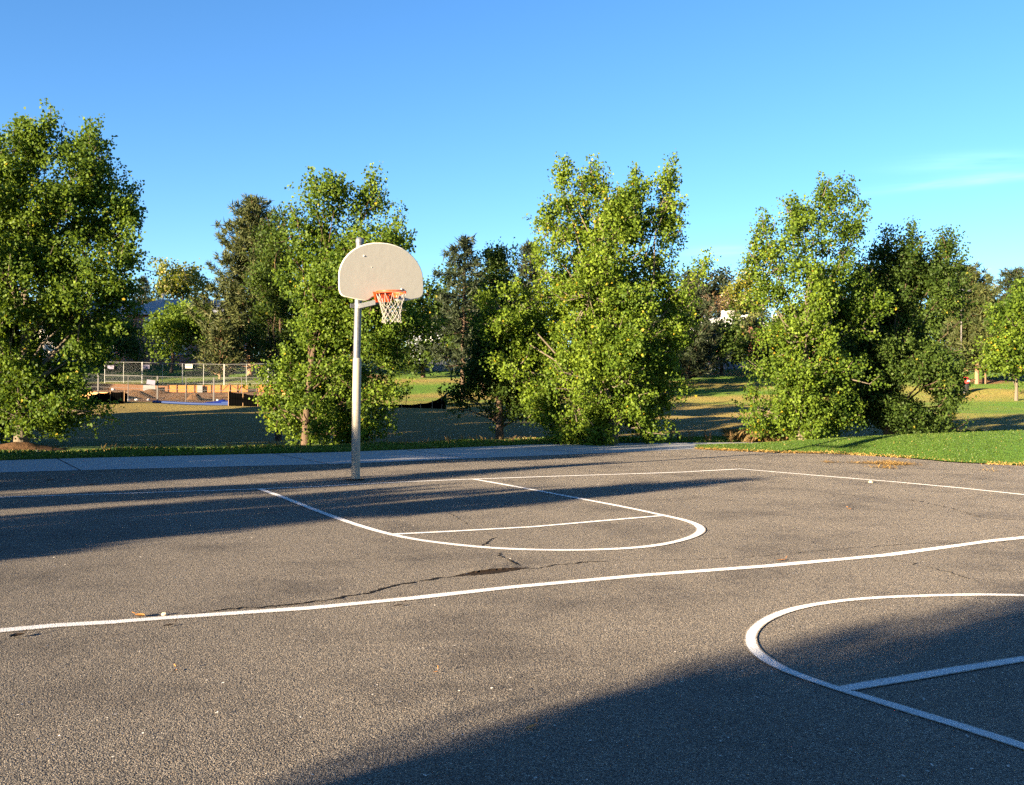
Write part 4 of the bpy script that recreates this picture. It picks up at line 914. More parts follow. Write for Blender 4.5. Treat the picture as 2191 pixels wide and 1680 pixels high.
# lawn
nb_ = 120000; k = rng.integers(0, len(LE)-1, nb_); k = np.where(lt[k] > 40, 0, k); uu = rng.uniform(0, .62, nb_)**1.25
P2 = LE[k]*(1-uu[:, None])+FE[k]*uu[:, None]+rng.normal(size=(nb_, 2))*.05
s_, t__ = ST(P2[:, 0], P2[:, 1]); q_ = 1095.5+F_*t__/np.maximum(s_, 3); ok = (s_ > 16) & (q_ < 2330)
P2 = P2[ok]; P = np.c_[P2, lawn_height(P2, LE[k][ok])]
uu = uu[ok]; dd_ = uu*np.linalg.norm(FE[k][ok]-LE[k][ok], axis=1)
tn = np.clip(rng.normal(.42, .17, len(P))+.10*vnoise(P, .8, 13), 0, .9); tn[rng.uniform(size=len(P)) < np.interp(dd_, [0, .2, .6], [.25, .06, .012])] = 1.0
blades('lawn_grass', P, .032, .012, M_BLADE, rng, tint=tn)
# mown straw along the lawn edge and the loose swath on the asphalt
seg = rng.integers(0, len(MND)-1, 9000); P = np.array(MND)[seg]; s_, t__ = ST(P[:, 0], P[:, 1]); ok = (s_ > 17) & (vnoise(np.c_[P, P[:, :1]*0], .8, 31) > -.9); P = P[ok]
P = P+rng.normal(size=P.shape)*.05+np.array([-.9, -.38])*rng.uniform(-.05, .20, (len(P), 1))
def litter(name, P, L, w, mat, z=.008):
    n = len(P); az = rng.uniform(0, 6.283, n); a = np.c_[np.cos(az), np.sin(az), rng.normal(size=n)*.22]; b = np.c_[-np.sin(az), np.cos(az), np.zeros(n)]
    Lh = (L*rng.uniform(.4, 1.2, n)/2)[:, None]; c = np.c_[P, z+rng.uniform(0, .02, n)+Lh[:, 0]*abs(a[:, 2])]
    V = np.stack([c-a*Lh-b*w/2, c+a*Lh-b*w/2, c+a*Lh+b*w/2, c-a*Lh+b*w/2], 1)
    me = mesh_np(name, V.reshape(-1, 3), np.arange(4*n).reshape(-1, 4), False, {'tint': np.repeat(rng.uniform(.1, .9, n), 4)})
    return kind(link_obj(name, me, mat), 'stuff')
litter('straw', P, .11, .014, M_STRAW, .012)
k_ = rng.integers(0, len(MND)-1, 5500); P3 = np.array(MND)[k_]; s3, _t = ST(P3[:, 0], P3[:, 1]); P3 = P3[(s3 > 17) & (vnoise(np.c_[P3, P3[:, :1]*0], .8, 31) > -1.0)]
P3 = P3+rng.normal(size=P3.shape)*.05+np.array([.9, .38])*rng.uniform(-.10, .10, (len(P3), 1))
blades('dry_edge_grass', project_down(P3), .040, .012, M_STRAW, rng, lean=.8)
gq = rng.uniform(0, 1, (420, 2)); Pg = np.array([gnd(-50+2300*a, 1000+680*b**1.7)[:2] for a, b in gq]); Pg = Pg[(Pg[:, 0] < 11.5)]
litter('grit', Pg, .013, .009, M_ROCK, .004)
def swath(name, pts, n, sd):
    Q = pg(pts); i = rng.integers(0, len(Q)-1, n); f = rng.uniform(0, 1, (n, 1)); return Q[i]*(1-f)+Q[i+1]*f+rng.normal(size=(n, 2))*np.array(sd)
Pn = np.r_[swath('', [(1830, 992), (1880, 993), (1910, 995), (1925, 995)], 900, (.16, .16)), swath('', [(1880, 992), (1915, 990), (1945, 996)], 500, (.12, .25)), swath('', [(1868, 1001), (1895, 1000), (1902, 1004)], 240, (.10, .12)), swath('', [(1769, 990), (1783, 991)], 90, (.08, .08)), swath('', [(2090, 1006), (2140, 1010)], 40, (.1, .1))]
litter('straw_clippings', Pn, .11, .010, M_STRAW)
# dry weeds on the ditch bank
def weed_band(name, spec, mat, hh, w, lean):
    Ps, T_ = [], []
    for px0, px1, s0, s1, n in spec:
        px = rng.uniform(px0, px1, n); ss = rng.uniform(s0, s1, n); tt = (px-1095.5)/F_*ss
        x, y = XY(ss, tt); Ps.append(project_down(np.c_[x, y]))
    P = np.concatenate(Ps); return blades(name, P, hh, w, mat, rng, lean=lean)
weed_band('dry_weeds', [(1560, 1780, 31.8, 33.5, 2600), (1650, 1760, 31.5, 33, 1400), (1780, 2000, 33, 36, 1500)], M_WEED, .34, .014, .5)
weed_band('green_weeds', [(1745, 1870, 33, 35.5, 1500), (1900, 1960, 34, 36, 500), (1950, 2250, 36, 39, 900)], M_LEAF, .40, .03, .6)
weed_band('brush', [(1950, 2300, 36.5, 39.0, 2600), (2040, 2110, 37, 38.5, 1500)], M_LEAF_D, .50, .03, .7)
# tall dry seed-head weeds standing one by one beside the path
for j, (px, top, lab) in enumerate([(1437, 893, 'tallest bushy green-brown weed under the right edge of the biggest bright tree'), (1475, 913, 'leaning brown seed-head weed second from the biggest bright tree'), (1516, 917, 'reddish upright seed-head weed halfway along the dark gap'), (1566, 919, 'thin pair of brown seed heads near the end of the dark gap'), (1600, 922, 'spreading brown weed where the dry grass band begins'), (1455, 922, 'short hooked dry weed beside the tallest weed')]):
    b = base_at(px, 31.6); H_ = max(.3, at(px, top, 31.6)[2]-b[2]); root = thing('tall_weed', lab, 'weed', b, 0, 'tall weeds by the path')
    mb = MB(); LP = []
    r_ = random.Random(j+5)
    for q in range(r_.randint(3, 6)):
        a = np.array([r_.uniform(-.08, .08), r_.uniform(-.08, .08), -.02]); e = a*2.2+np.array([r_.uniform(-.10, .16)*H_, r_.uniform(-.05, .05), H_*r_.uniform(.6, 1)]); m_ = (a+e)/2+np.array([r_.uniform(-.02, .02), 0, .05*H_])
        mb.tube([a, m_, e], [.008, .006, .004], 4, cap=False)
        for z_ in range(46):
            f = r_.uniform(.15, 1.03); LP.append(a+(e-a)*f+np.array([r_.gauss(0, .03), r_.gauss(0, .03), r_.gauss(0, .02)]))
    mb.build('stem', M_STAKE, root); LP = np.array(LP)
    me = leaf_mesh('seed_heads', LP, rng.normal(size=LP.shape), .042, rng.uniform(.1, .8, len(LP)), rng, aspect=.5)  # separate seed heads scattered along the stems
    link_obj('seed_heads', me, M_WEED if j else M_LEAF, root)

# ------------------------------------------------------------------ dirt mound and rocks at the left cottonwood
def mound(name, c, rx, ry, h, mat, seed, label=None):
    n = 26; V = [(0, 0, h)]; F = []
    for i in range(1, 9):
        for k in range(n):
            a = 2*math.pi*k/n; rr = i/8*(1+.18*mnoise.noise((math.cos(a)*1.5, math.sin(a)*1.5, seed)))
            z = h*(0.5+.5*math.cos(math.pi*min(1, i/8)))*(1+.3*mnoise.noise((math.cos(a)*i*.5, math.sin(a)*i*.5, seed+3)))-.05*(i == 8)
            V.append((math.cos(a)*rx*rr, math.sin(a)*ry*rr, z))
    for k in range(n): F.append((0, 1+k, 1+(k+1) % n))
    for i in range(7):
        for k in range(n): F.append((1+i*n+k, 1+(i+1)*n+k, 1+(i+1)*n+(k+1) % n, 1+i*n+(k+1) % n))
    mb = MB(); mb.add(V, F, True); o = mb.build(name, mat); o.location = [float(q) for q in c]; return o
t = NT('bare_dirt'); p = t.pos(); n_ = t.noise(p, 7, 5, .7)
M_DIRT = t.base(t.mix(n_, (0.055, 0.030, 0.014), (0.16, 0.09, 0.046)), .95, .1, normal=t.bump(n_, .08))
b = np.array(t1b); b[2] = gz(b[0], b[1])
tag(mound('dirt_mound', b-np.array([.1, .3, 0]), 1.35, 1.0, .20, M_DIRT, 3), 'low brown dirt mound around the foot of the left cottonwood', 'dirt mound')
def rock(name, c, r, mat, seed, label, cat, group=None, flat=.6):
    import bmesh
    bm = bmesh.new(); bmesh.ops.create_icosphere(bm, subdivisions=2, radius=1)
    for v in bm.verts:
        f = 1+.32*mnoise.noise(v.co*1.3+Vector((seed, 0, 0))); v.co = Vector((v.co.x*f*r, v.co.y*f*r*.8, v.co.z*f*r*flat))
    me = bpy.data.meshes.new(name); bm.to_mesh(me); bm.free()
    o = link_obj(name, me, mat); o.location = (c[0], c[1], gz(c[0], c[1])+r*flat*.5); return tag(o, label, cat, group)
rock('rock', gnd(80, 975), .085, M_ROCK, 1, 'largest whitish rock on the grass below the dirt mound', 'rock')
rock('rock', gnd(100, 972), .045, M_ROCK, 2, 'small tan rock just right of the largest whitish rock', 'rock')
rock('rock', gnd(55, 970), .04, M_ROCK, 3, 'little pale rock on the lower slope of the dirt mound', 'rock')
rock('rock', gnd(68, 965), .06, M_ROCK, 4, 'reddish-grey rock at the right rim of the dirt mound', 'rock')
rock('stone', gnd(1863, 1033), .045, M_STONE_T, 5, 'rounded tan stone on the asphalt just inside the sideline', 'stone')
rock('stone', gnd(352, 1316), .02, M_STONE_T, 6, 'small tan pebble lying in the crack along the halfway line', 'stone')

# fallen leaves and sticks on the asphalt
def fallen(px, py, L, rz, mat, label, curl=.5, name='fallen_leaf', asp=.5):
    mb = MB(); n = 7; V, F = [], []
    for i in range(n):
        u = i/(n-1); w = asp*L*math.sin(math.pi*min(1, u*.92+.06))**.8*.5
        for k in (-1, 0, 1): V.append((L*(u-.5), k*w, .004+curl*L*.16*(k*k)*(.4+.6*math.sin(math.pi*u))+curl*L*.10*abs(u-.5)))
    for i in range(n-1):
        for k in range(2): F.append((i*3+k, i*3+k+1, i*3+k+4, i*3+k+3))
    mb.add(V, F, True); mb.tube([(L*.5, 0, .02), (L*.72, .01, .03)], .003, 5)
    o = mb.build(name, mat); g = gnd(px, py); o.location = (g[0], g[1], .004); o.rotation_euler = (0, 0, rz); return tag(o, label, 'leaf', 'fallen leaves on the court')
fallen(299, 1321, .075, 2.3, M_FALLEN, 'curled tan leaf standing on edge at the halfway line', 1.1)
fallen(361, 1341, .08, .3, M_FALLEN_D, 'narrow dark leaf lying just in front of the halfway line', .5, asp=.25)
fallen(37, 1364, .09, .5, M_FALLEN_D, 'dark curled leaf near the left end of the halfway line', .9)
fallen(108, 1028, .14, .2, M_FALLEN_D, 'brown leaf on the shaded asphalt, nearer the left edge of the path', .3)
fallen(197, 1038, .15, .1, M_FALLEN_D, 'long brown leaf on the shaded asphalt behind the baseline', .3)
fallen(1137, 1560, .075, .4, M_FALLEN, 'orange-brown leaf in the foreground shadow', .5, asp=.3)
fallen(375, 1437, .03, 1.2, M_FALLEN, 'tiny orange leaf scrap on the left foreground asphalt', .6)
fallen(932, 1441, .03, .2, M_FALLEN, 'tiny reddish leaf scrap in the middle foreground', .5)
fallen(853, 1298, .10, .3, M_FALLEN_D, 'thin dark leaf touching the front of the halfway line', .3, asp=.2)
fallen(1672, 1200, .12, .1, M_FALLEN, 'flat tan leaf in front of the right half of the halfway line', .2, asp=.3)
fallen(2277-460, 1090, .10, 1.1, M_FALLEN, 'pale leaf on the open asphalt inside the corner of the court', .3)
fallen(1569, 985, .22, .1, M_STONE_T, 'pale flat leaf on the asphalt beyond the baseline, by the lawn corner', .2, asp=.4)

# ------------------------------------------------------------------ construction site
def fence_panel(name, label, A, B, H, seed, dark=False, sign=None, group=None, mid=True, zb=0.08, rails=(0.03, .32, 1.0)):
    A, B = np.array(A), np.array(B); L = np.linalg.norm((B-A)[:2]); root = thing(name, label, 'fence panel', A, math.atan2(B[1]-A[1], B[0]-A[0]), group)
    dz = B[2]-A[2]; sh = lambda x: dz*x/L
    m_ = M_FENCE_D if dark else M_FENCE; rr = .026 if not dark else .030
    for x in (0.0, L-.05): mb = MB(); mb.tube([(x, 0, sh(x)-.15), (x, 0, H+sh(x)+.03)], rr, 8); mb.build('post', m_, root)
    if mid: mb = MB(); mb.tube([(L/2, 0, sh(L/2)), (L/2, 0, H+sh(L/2))], rr*.8, 8); mb.build('post', m_, root)
    for f in rails: mb = MB(); mb.tube([(0, 0, zb+(H-zb)*f), (L-.05, 0, zb+(H-zb)*f+sh(L))], .014, 6); mb.build('rail', m_, root)
    mb = MB(); n = int(L/.11)
    for k in range(-int(H/.11), n+1):
        for sg in (1, -1):
            x0 = k*.11; x1 = x0+H-zb; za, zb_ = zb, H
            if sg < 0: x0, x1 = x1, x0
            def cl(xa, za, xb, zb2):
                pts = []
                for (x, z) in ((xa, za), (xb, zb2)): pts.append([x, z])
                for i, j in ((0, 1), (1, 0)):
                    x, z = pts[i]; xo, zo = pts[j]
                    if x < 0: f = (0-xo)/(x-xo); pts[i] = [0, zo+(z-zo)*f]
                    elif x > L-.05: f = (L-.05-xo)/(x-xo); pts[i] = [L-.05, zo+(z-zo)*f]
                return pts
            if max(x0, x1) < .02 or min(x0, x1) > L-.07: continue
            (xa, z1), (xb, z2) = cl(x0, za, x1, zb_)
            mb.tube([(xa, 0, z1+sh(xa)), (xb, 0, z2+sh(xb))], .0016, 3, cap=False)
    mb.build('wire_mesh', M_WIRE, root)
    return root
BF = [180, 224, 304.5, 391, 480, 574, 664]
BFb = [820, 820, 821, 821.5, 822.5, 823, 826]
def zpt(px, py, s): p = at(px, py, s); return np.array(p)
bl = ['at the left end, mostly behind cottonwood leaves', 'carrying a faint mauve sign at its left', 'carrying the grey sign', 'carrying the white and red sign', 'with bright rails at the right end']
for k in range(1, 6):
    s0, s1 = 87, 87
    A, B = zpt(BF[k], BFb[k], 86.5), zpt(BF[k+1], BFb[k+1], 86.5); A[2] = gz(A[0], A[1]); B[2] = gz(B[0], B[1])
    fence_panel('chain_link_fence', 'rear chain-link panel '+bl[k-1], A, B, 1.83, k, group='rear chain-link fence panels')
FFx = [120, 210.5, 337.5, 458, 575]
fl = ['at the left end, with a thick dark post', 'with the tilted mauve sign', 'in front of the orange plywood', 'disappearing behind the hoop-side cottonwood']
for k in range(4):
    A, B = zpt(FFx[k], 867, 65), zpt(FFx[k+1], 867, 65); A[2] = gz(A[0], A[1]); B[2] = gz(B[0], B[1])
    fence_panel('chain_link_fence', 'front weathered chain-link panel '+fl[k], A, B, 1.75, k, dark=True, group='front chain-link fence panels', rails=(.5, 1.0))
def fence_sign(px, py, s, w, h, mat, label, red=False, tilt=0):
    c = at(px, py, s-.06); root = thing('fence_sign', label, 'sign', c, YAW, 'signs on the fences')
    mb = MB(); rm = Matrix.Rotation(tilt, 4, 'Y'); mb.box(-w/2, w/2, -.004, .004, -h/2, h/2, rm); mb.build('plate', mat, root)
    mb = MB(); 
    if red: mb.box(-w*.42, w*.42, -.008, -.0055, h*.14, h*.36, rm); mb.box(-w*.36, w*.30, -.008, -.0055, -h*.06, h*.03, rm); mb.box(-w*.36, w*.36, -.008, -.0055, -h*.26, -h*.17, rm); mb.build('print', M_SIGNR, root)
fence_sign(404, 784, 86.4, .62, .34, M_PALE, 'white sign with red print on the rear fence', True)
fence_sign(237, 786, 86.4, .56, .30, M_LAV, 'faint mauve sign on the rear fence, second bay from the left')
fence_sign(313, 785, 86.4, .58, .34, M_LAV, 'pale grey sign on the rear fence, right of its centre post')
fence_sign(323, 818, 64.9, .56, .30, M_LAV, 'tilted dark mauve sign on the front fence', tilt=.12)
# plywood forms of the pit
def form_run(name, label, pts, H, mat, studs=True, th_=.03):
    P = [np.array(at(px, py, s)) for px, py, s in pts]
    for p in P: p[2] = gz(p[0], p[1])-.02
    root = thing(name, label, 'formwork', P[0], 0)
    mb = MB(); o = P[0]
    for a, b in zip(P[:-1], P[1:]):
        d = (b-a); d[2] = 0; d /= np.linalg.norm(d); nrm = np.array([-d[1], d[0], 0])*th_
        q = [a-o, b-o, b-o+nrm, a-o+nrm]; zz = np.array([0, 0, 1])
        mb.add([*q, *[x+zz*H for x in q]], [(0, 3, 2, 1), (4, 5, 6, 7), (0, 1, 5, 4), (1, 2, 6, 5), (2, 3, 7, 6), (3, 0, 4, 7)])
    mb.build('plywood', mat, root)
    if studs:
        for a, b in zip(P[:-1], P[1:]):
            d = (b-a)/np.linalg.norm(b-a); nrm = np.array([d[1], -d[0], 0])
            mb = MB(); c = a-o+nrm*.04; mb.tube([c, c+np.array([0, 0, H+.05])], .04, 4, smooth=False); mb.build('stud', M_STUD, root)
    return root
form_run('formwork_wall', 'orange plywood formwork wall at the back of the dug pit, right stretch', [(552-2, 842, 80), (568, 842, 80), (588, 842, 80), (608, 842, 80), (636, 843, 80), (668, 843, 79)], .60, M_PLY)
form_run('formwork_wall', 'orange plywood formwork wall at the back of the dug pit, left stretch', [(360, 842, 80), (378, 842, 80), (398, 842, 80), (416, 842, 80), (436, 842, 80), (452, 842, 80), (472, 842, 80), (492, 842, 80), (508, 842, 80), (530, 842, 80)], .58, M_PLY)
form_run('concrete_wall', 'short grey concrete piece between the orange plywood stretches', [(422, 842, 79.7), (433, 842, 79.7)], .60, M_CONC, False)
form_run('concrete_wall', 'grey concrete stub at the shaded left part of the pit wall', [(306, 842, 79.8), (316, 842, 79.8), (332, 842, 79.8)], .55, M_CONC, False)
form_run('formwork_wall', 'dark shaded board wall along the left rim of the pit', [(150, 842, 81), (200, 842, 81), (250, 842, 81), (300, 842, 81), (358, 842, 80.3)], .5, M_STUD, False)
arc = [(172+90*math.sin(a)**1.0, 852-1.0*k, 70+3.4*math.cos(a)) for k, a in enumerate(np.linspace(.05, 1.5, 9))]
form_run('curved_form', 'curved pale plywood form lying at the left side of the pit', [(170, 850, 74.5), (190, 850, 74.3), (210, 850, 73.7), (228, 850, 72.8), (243, 850, 71.6), (253, 850, 70.2), (256, 850, 69.0)], .42, M_PLY_P, False)
form_run('curved_form', 'lower pale plywood strip in front of the curved form', [(205, 852, 71.2), (225, 852, 70.6), (242, 852, 69.6), (250, 852, 68.6)], .20, M_PLY_P, False)
form_run('plywood_offcut', 'broken pale plywood sheet half hidden by leaves at the right of the pit', [(570, 850, 71), (592, 850, 71.5), (610, 850, 71.2)], .55, M_PLY_P, False)
mbx = MB(); c = at(486, 846, 79); c[2] = gz(c[0], c[1]); 
root = thing('timber_brace', 'dark A-shaped timber brace against the orange plywood', 'brace', c, YAW)
mbx.tube([(-.6, 0, 0), (.1, .3, .75)], .035, 4, smooth=False); mbx.build('strut', M_STUD, root)
mbx = MB(); mbx.tube([(.1, .3, .75), (1.3, 0, 0)], .035, 4, smooth=False); mbx.build('strut', M_STUD, root)
for k, (px, s, rx, ry, h, lab) in enumerate([(290, 72, 1.9, 1.2, .62, 'brown dirt heap in the middle of the pit, right of the curved form'), (395, 71, 2.2, 1.2, .40, 'long low dirt heap in front of the orange plywood'), (415, 70.5, .9, .8, .52, 'rounded dirt heap beside the dark hole'), (575, 73, 1.5, 1.0, .5, 'dirt heap at the right end of the pit'), (330, 77, 2.0, 1.0, .4, 'dirt heap against the shaded pit wall'), (505, 74, 2.0, .9, .3, 'flat dirt heap below the timber brace')]):
    p = at(px, 850, s); p[2] = gz(p[0], p[1])-.04; tag(mound('dirt_heap', p, rx, ry, h, M_DIRT, 20+k), lab, 'dirt heap', 'dirt heaps in the pit')
for k, (px, s, r, lab) in enumerate([(242, 80.5, .16, 'pale stone slab on the rear lip of the pit'), (430, 81, .22, 'white concrete chunk on the rear lip above the orange plywood'), (274, 68.3, .14, 'whitish rubble piece at the front rim of the pit, left'), (292, 68.3, .13, 'whitish rubble piece at the front rim of the pit, centre'), (318, 68.3, .12, 'whitish rubble piece at the front rim of the pit, right'), (466, 71, .12, 'grey rubble block by the hole in the pit')]):
    p = at(px, 850, s); rock('rubble', p, r, M_ROCK, 30+k, lab, 'rubble', 'rubble around the pit', .7)
# silt fence: black cloth on stakes
def silt(label, pts, group='silt fences'):
    root = None; mb = MB(); tops, bots = [], []
    for px, s, h in pts:
        p = np.array(at(px, 850, s)); p[2] = gz(p[0], p[1]); bots.append(p); tops.append(p+np.array([0, 0, h]))
    root = thing('silt_fence', label, 'silt fence', bots[0], 0, group); o = bots[0]
    d_ = lambda P: smooth3(P)
    def fine(P):
        P = np.array(P); u = np.arange(len(P)); x = np.linspace(0, len(P)-1, (len(P)-1)*6+1); return np.c_[[np.interp(x, u, P[:, i]) for i in range(3)]].T
    Tp, Bt = fine(tops), fine(bots)
    for i in range(len(Tp)-1):
        a, b, c, d = Bt[i]-o, Bt[i+1]-o, Tp[i+1]-o, Tp[i]-o
        sag = [np.array([0, 0, -.05*math.sin(math.pi*((i+k)%6)/6)]) for k in (0, 1)]; bul = np.array([FH[0], FH[1], 0])*-.03
        m1, m2 = (a+d)/2+bul*math.sin(i*1.3), (b+c)/2+bul*math.sin((i+1)*1.3)
        mb.add([a-np.array([0, 0, .05]), b-np.array([0, 0, .05]), m2, m1], [(0, 1, 2, 3)], True); mb.add([m1, m2, c+sag[1], d+sag[0]], [(0, 1, 2, 3)], True)
    cloth = mb.build('cloth', M_SILT, root)
    sm = cloth.modifiers.new('thickness', 'SOLIDIFY'); sm.thickness = .012
    for b, t_ in zip(bots[::1], tops[::1]):
        mb = MB(); mb.tube([b-o-np.array([0, 0, .2]), t_-o+np.array([0, 0, .06])], .022, 4, smooth=False); mb.build('stake', M_STAKE, root)
    return root
silt('black silt fence sagging in front of the curved plywood form', [(190, 60, .62), (212, 61, .70), (236, 61.5, .72), (266, 61.5, .74), (272, 64, .55)])
silt('black silt fence wall left of the two-topped cottonwood', [(489, 62, .92), (520, 61.5, .80), (552, 61, .72), (600, 60.5, .66), (660, 60, .6), (720, 60, .5)])
silt('low black silt fence right of the hoop, swept up at its far end', [(780, 60.5, .42), (815, 60.5, .22), (860, 60.6, .20), (900, 60.8, .28), (925, 61, .45), (945, 61.2, .75), (955, 61.3, 1.05)])
mb = MB(); c = at(868, 862, 63); c[2] = gz(c[0], c[1]); mb.tube([(0, 0, -.1), (.08, 0, 1.15)], .022, 6); mb.tube([(.078, 0, 1.12), (.085, 0, 1.22)], .035, 6); o = mb.build('survey_stake', M_STRAW); o.location = c.tolist(); tag(o, 'thin pale survey stake on the grass right of the hoop', 'stake')
mb = MB(); pts = [np.array(at(px, 860, 63.2)) for px in (327, 370, 410, 455, 490)]
for p in pts: p[2] = gz(p[0], p[1])+.09
o = pts[0].copy(); mb.tube([p-o for p in pts], .085, 10); q = mb.build('plastic_pipe', M_PIPE); q.location = o.tolist(); tag(q, 'long pale blue plastic pipe lying behind the front fence', 'pipe')
mb = MB(); r_ = random.Random(8); n = 12; V, Fl = [], []
for i in range(n):
    for j in range(5):
        V.append((i/(n-1)*2.4, j/4*1.1, .30*math.sin(math.pi*j/4)*(.7+.5*r_.random())*math.sin(math.pi*(i+.6)/(n+.2))**.5+.01))
for i in range(n-1):
    for j in range(4): Fl.append((i*5+j, i*5+5+j, i*5+6+j, i*5+j+1))
mb.add(V, Fl); q = mb.build('tarp', M_BLUE); c = at(430, 860, 64.2); c[2] = gz(c[0], c[1])+.02; q.location = c.tolist(); q.rotation_euler = (0, 0, YAW); sm = q.modifiers.new('thickness', 'SOLIDIFY'); sm.thickness = .02; tag(q, 'crumpled deep blue tarp behind the front fence', 'tarp')
mb = MB(); c = at(470, 860, 64.0); c[2] = gz(c[0], c[1])
V = [(0, 0, .0), (.8, -.05, .0), (.9, .4, .02), (.1, .5, .03), (.1, .1, .22), (.7, .05, .26), (.75, .35, .22), (.15, .38, .25)]
mb.add(V, [(0, 1, 5, 4), (1, 2, 6, 5), (2, 3, 7, 6), (3, 0, 4, 7), (4, 5, 6, 7)]); q = mb.build('plastic_bundle', M_PIPE); q.location = c.tolist(); q.rotation_euler = (0, 0, YAW); tag(q, 'pale blue plastic bundle at the right end of the blue tarp', 'bundle')

# ------------------------------------------------------------------ far park things: bin, lamp
c = base_at(2064, 84); bin_ = thing('litter_bin', 'black litter bin with a bright red dome lid on the far right lawn', 'bin', c)
mb = MB(); mb.tube([(0, 0, 0), (0, 0, .05), (0, 0, .85)], [.30, .31, .34], 18); mb.build('body', M_BINBLK, bin_)
mb = MB(); mb.tube([(0, 0, .85), (0, 0, .95), (0, 0, 1.25), (0, 0, 1.38), (0, 0, 1.42)], [.37, .40, .38, .26, .05], 18); lid = mb.build('lid', M_BINRED, bin_)
mb = MB(); mb.box(-.16, .16, -.41, -.36, 1.0, 1.14); mb.build('flap', M_WHITE, lid)
c = base_at(2056, 92); H_ = at(2059, 622, 92)[2]-c[2]
lp = thing('light_pole', 'slim grey light pole behind the round dark cottonwood', 'light pole', c)
mb = MB(); mb.tube([(0, 0, 0), (0, 0, H_)], [.09, .06], 10); mb.build('pole', M_FENCE_D, lp)
mb = MB(); mb.box(-.1, 1.1, -.16, .16, H_-.02, H_+.12); o = mb.build('lamp_head', M_FENCE, lp)
mb = MB(); mb.tube([(0, 0, -.05), (0, 0, .25)], .17, 10); mb.build('base', M_CONC, lp)

# ------------------------------------------------------------------ houses
def house(name, label, c, rz, Lx, Ly, Hw, Hr, wall, roofm, hip=0.0, ov=.5, wins=(), door=None, extras=()):
    """box Lx along local x, Ly deep; ridge along x; front face is local -y"""
    root = thing(name, label, 'house', c, rz)
    mb = MB(); mb.box(-Lx/2, Lx/2, -Ly/2, Ly/2, -3, Hw)
    if hip <= 0: # gable triangles
        for x in (-Lx/2, Lx/2-.01): mb.add([(x, -Ly/2, Hw), (x, Ly/2, Hw), (x, 0, Hw+Hr*.97), (x+.01, -Ly/2, Hw), (x+.01, Ly/2, Hw), (x+.01, 0, Hw+Hr*.97)], [(0, 1, 2), (5, 4, 3)])
    mb.build('wall', wall, root)
    a, b = Lx/2+ov, Ly/2+ov; rx = Lx/2-hip if hip > 0 else a; sl = Hr/(Ly/2)*ov; z0 = Hw-sl+.08; z1 = Hw+Hr+.08
    lo = [(-a, -b, z0), (a, -b, z0), (a, b, z0), (-a, b, z0)]; hi = [(-rx, 0, z1), (rx, 0, z1)]
    th_ = -.18; mb = MB(); V = lo+hi+[(x, y, z+th_) for x, y, z in lo+hi]
    mb.add(V, [(0, 1, 5, 4), (2, 3, 4, 5), (1, 2, 5), (3, 0, 4), (6, 10, 11, 7), (8, 11, 10, 9), (7, 11, 8), (9, 10, 6), (0, 6, 7, 1), (1, 7, 8, 2), (2, 8, 9, 3), (3, 9, 6, 0)] if hip > 0 else
           [(0, 1, 5, 4), (2, 3, 4, 5), (6, 10, 11, 7), (8, 11, 10, 9), (0, 6, 7, 1), (2, 8, 9, 3), (1, 7, 11, 5), (5, 11, 8, 2), (3, 9, 10, 4), (4, 10, 6, 0)])
    roof = mb.build('roof', roofm, root)
    mb = MB(); mb.box(-a+.02, a-.02, -b-.09, -b-.003, z0-.22, z0+.0); mb.build('gutter', M_SIDING, roof)
    for k, (x, z, w, h) in enumerate(wins):
        y = -Ly/2; mb = MB(); f = .07
        mb.box(x-w/2-f, x-w/2, y-.06, y+.02, z-f, z+h+f); mb.box(x+w/2, x+w/2+f, y-.06, y+.02, z-f, z+h+f); mb.box(x-w/2, x+w/2, y-.058, y+.02, z+h, z+h+f); mb.box(x-f/2, x+f/2, y-.055, y+.02, z, z+h); mb.box(x-w/2-f, x+w/2+f, y-.12, y+.02, z-f*2.2, z-f)
        fr = mb.build('window', M_WHITE, root)
        mb = MB(); mb.box(x-w/2, x+w/2, y-.02, y+.015, z-f+.01, z+h); mb.build('pane', M_GLASS, fr)
    if door:
        x, z = door; mb = MB(); mb.box(x-.46, x+.46, -Ly/2-.05, -Ly/2+.02, z, z+2.05); dr = mb.build('door', M_WHITE, root)
        mb = MB(); mb.box(x-.35, x+.35, -Ly/2-.07, -Ly/2-.052, z+.2, z+1.9); mb.build('door_glass', M_GLASS, dr)
    return root, roof
def hp(px, py, s): return np.array(at(px, py, s))
# brick house behind the pit
s = 112; c = hp(385, 770, s); zt = hp(330, 668, s)[2]; c[2] = gz(c[0], c[1])
HwL = zt-c[2]; HrL = hp(330, 640, s)[2]-zt
hA, rA = house('brick_house', 'shaded brick house with a pale grey hip roof behind the construction pit', (c[0]+FH[0]*4, c[1]+FH[1]*4, c[2]), YAW+.12, 12.5, 8.5, HwL, HrL+.25, M_BRICK, M_SHING, hip=2.6, ov=.6,
    wins=[(-3.2, HwL-2.05, 1.9, 1.35), (1.5, HwL-2.0, 1.6, 1.2), (-.4, HwL-4.6, 1.2, 1.5)], door=(-1.9, max(0, HwL-5.4)))
mb = MB(); mb.tube([(-3.3, .2, HwL+HrL-.2), (-3.3, .2, HwL+HrL+.75)], .09, 8); mb.tube([(-3.3, .2, HwL+HrL+.72), (-3.3, .2, HwL+HrL+.98)], .17, 8); mb.build('vent_pipe', M_PALE, rA)
s = 116; c = hp(165, 770, s); c[2] = gz(c[0], c[1]); HwB = hp(165, 668, s)[2]-c[2]
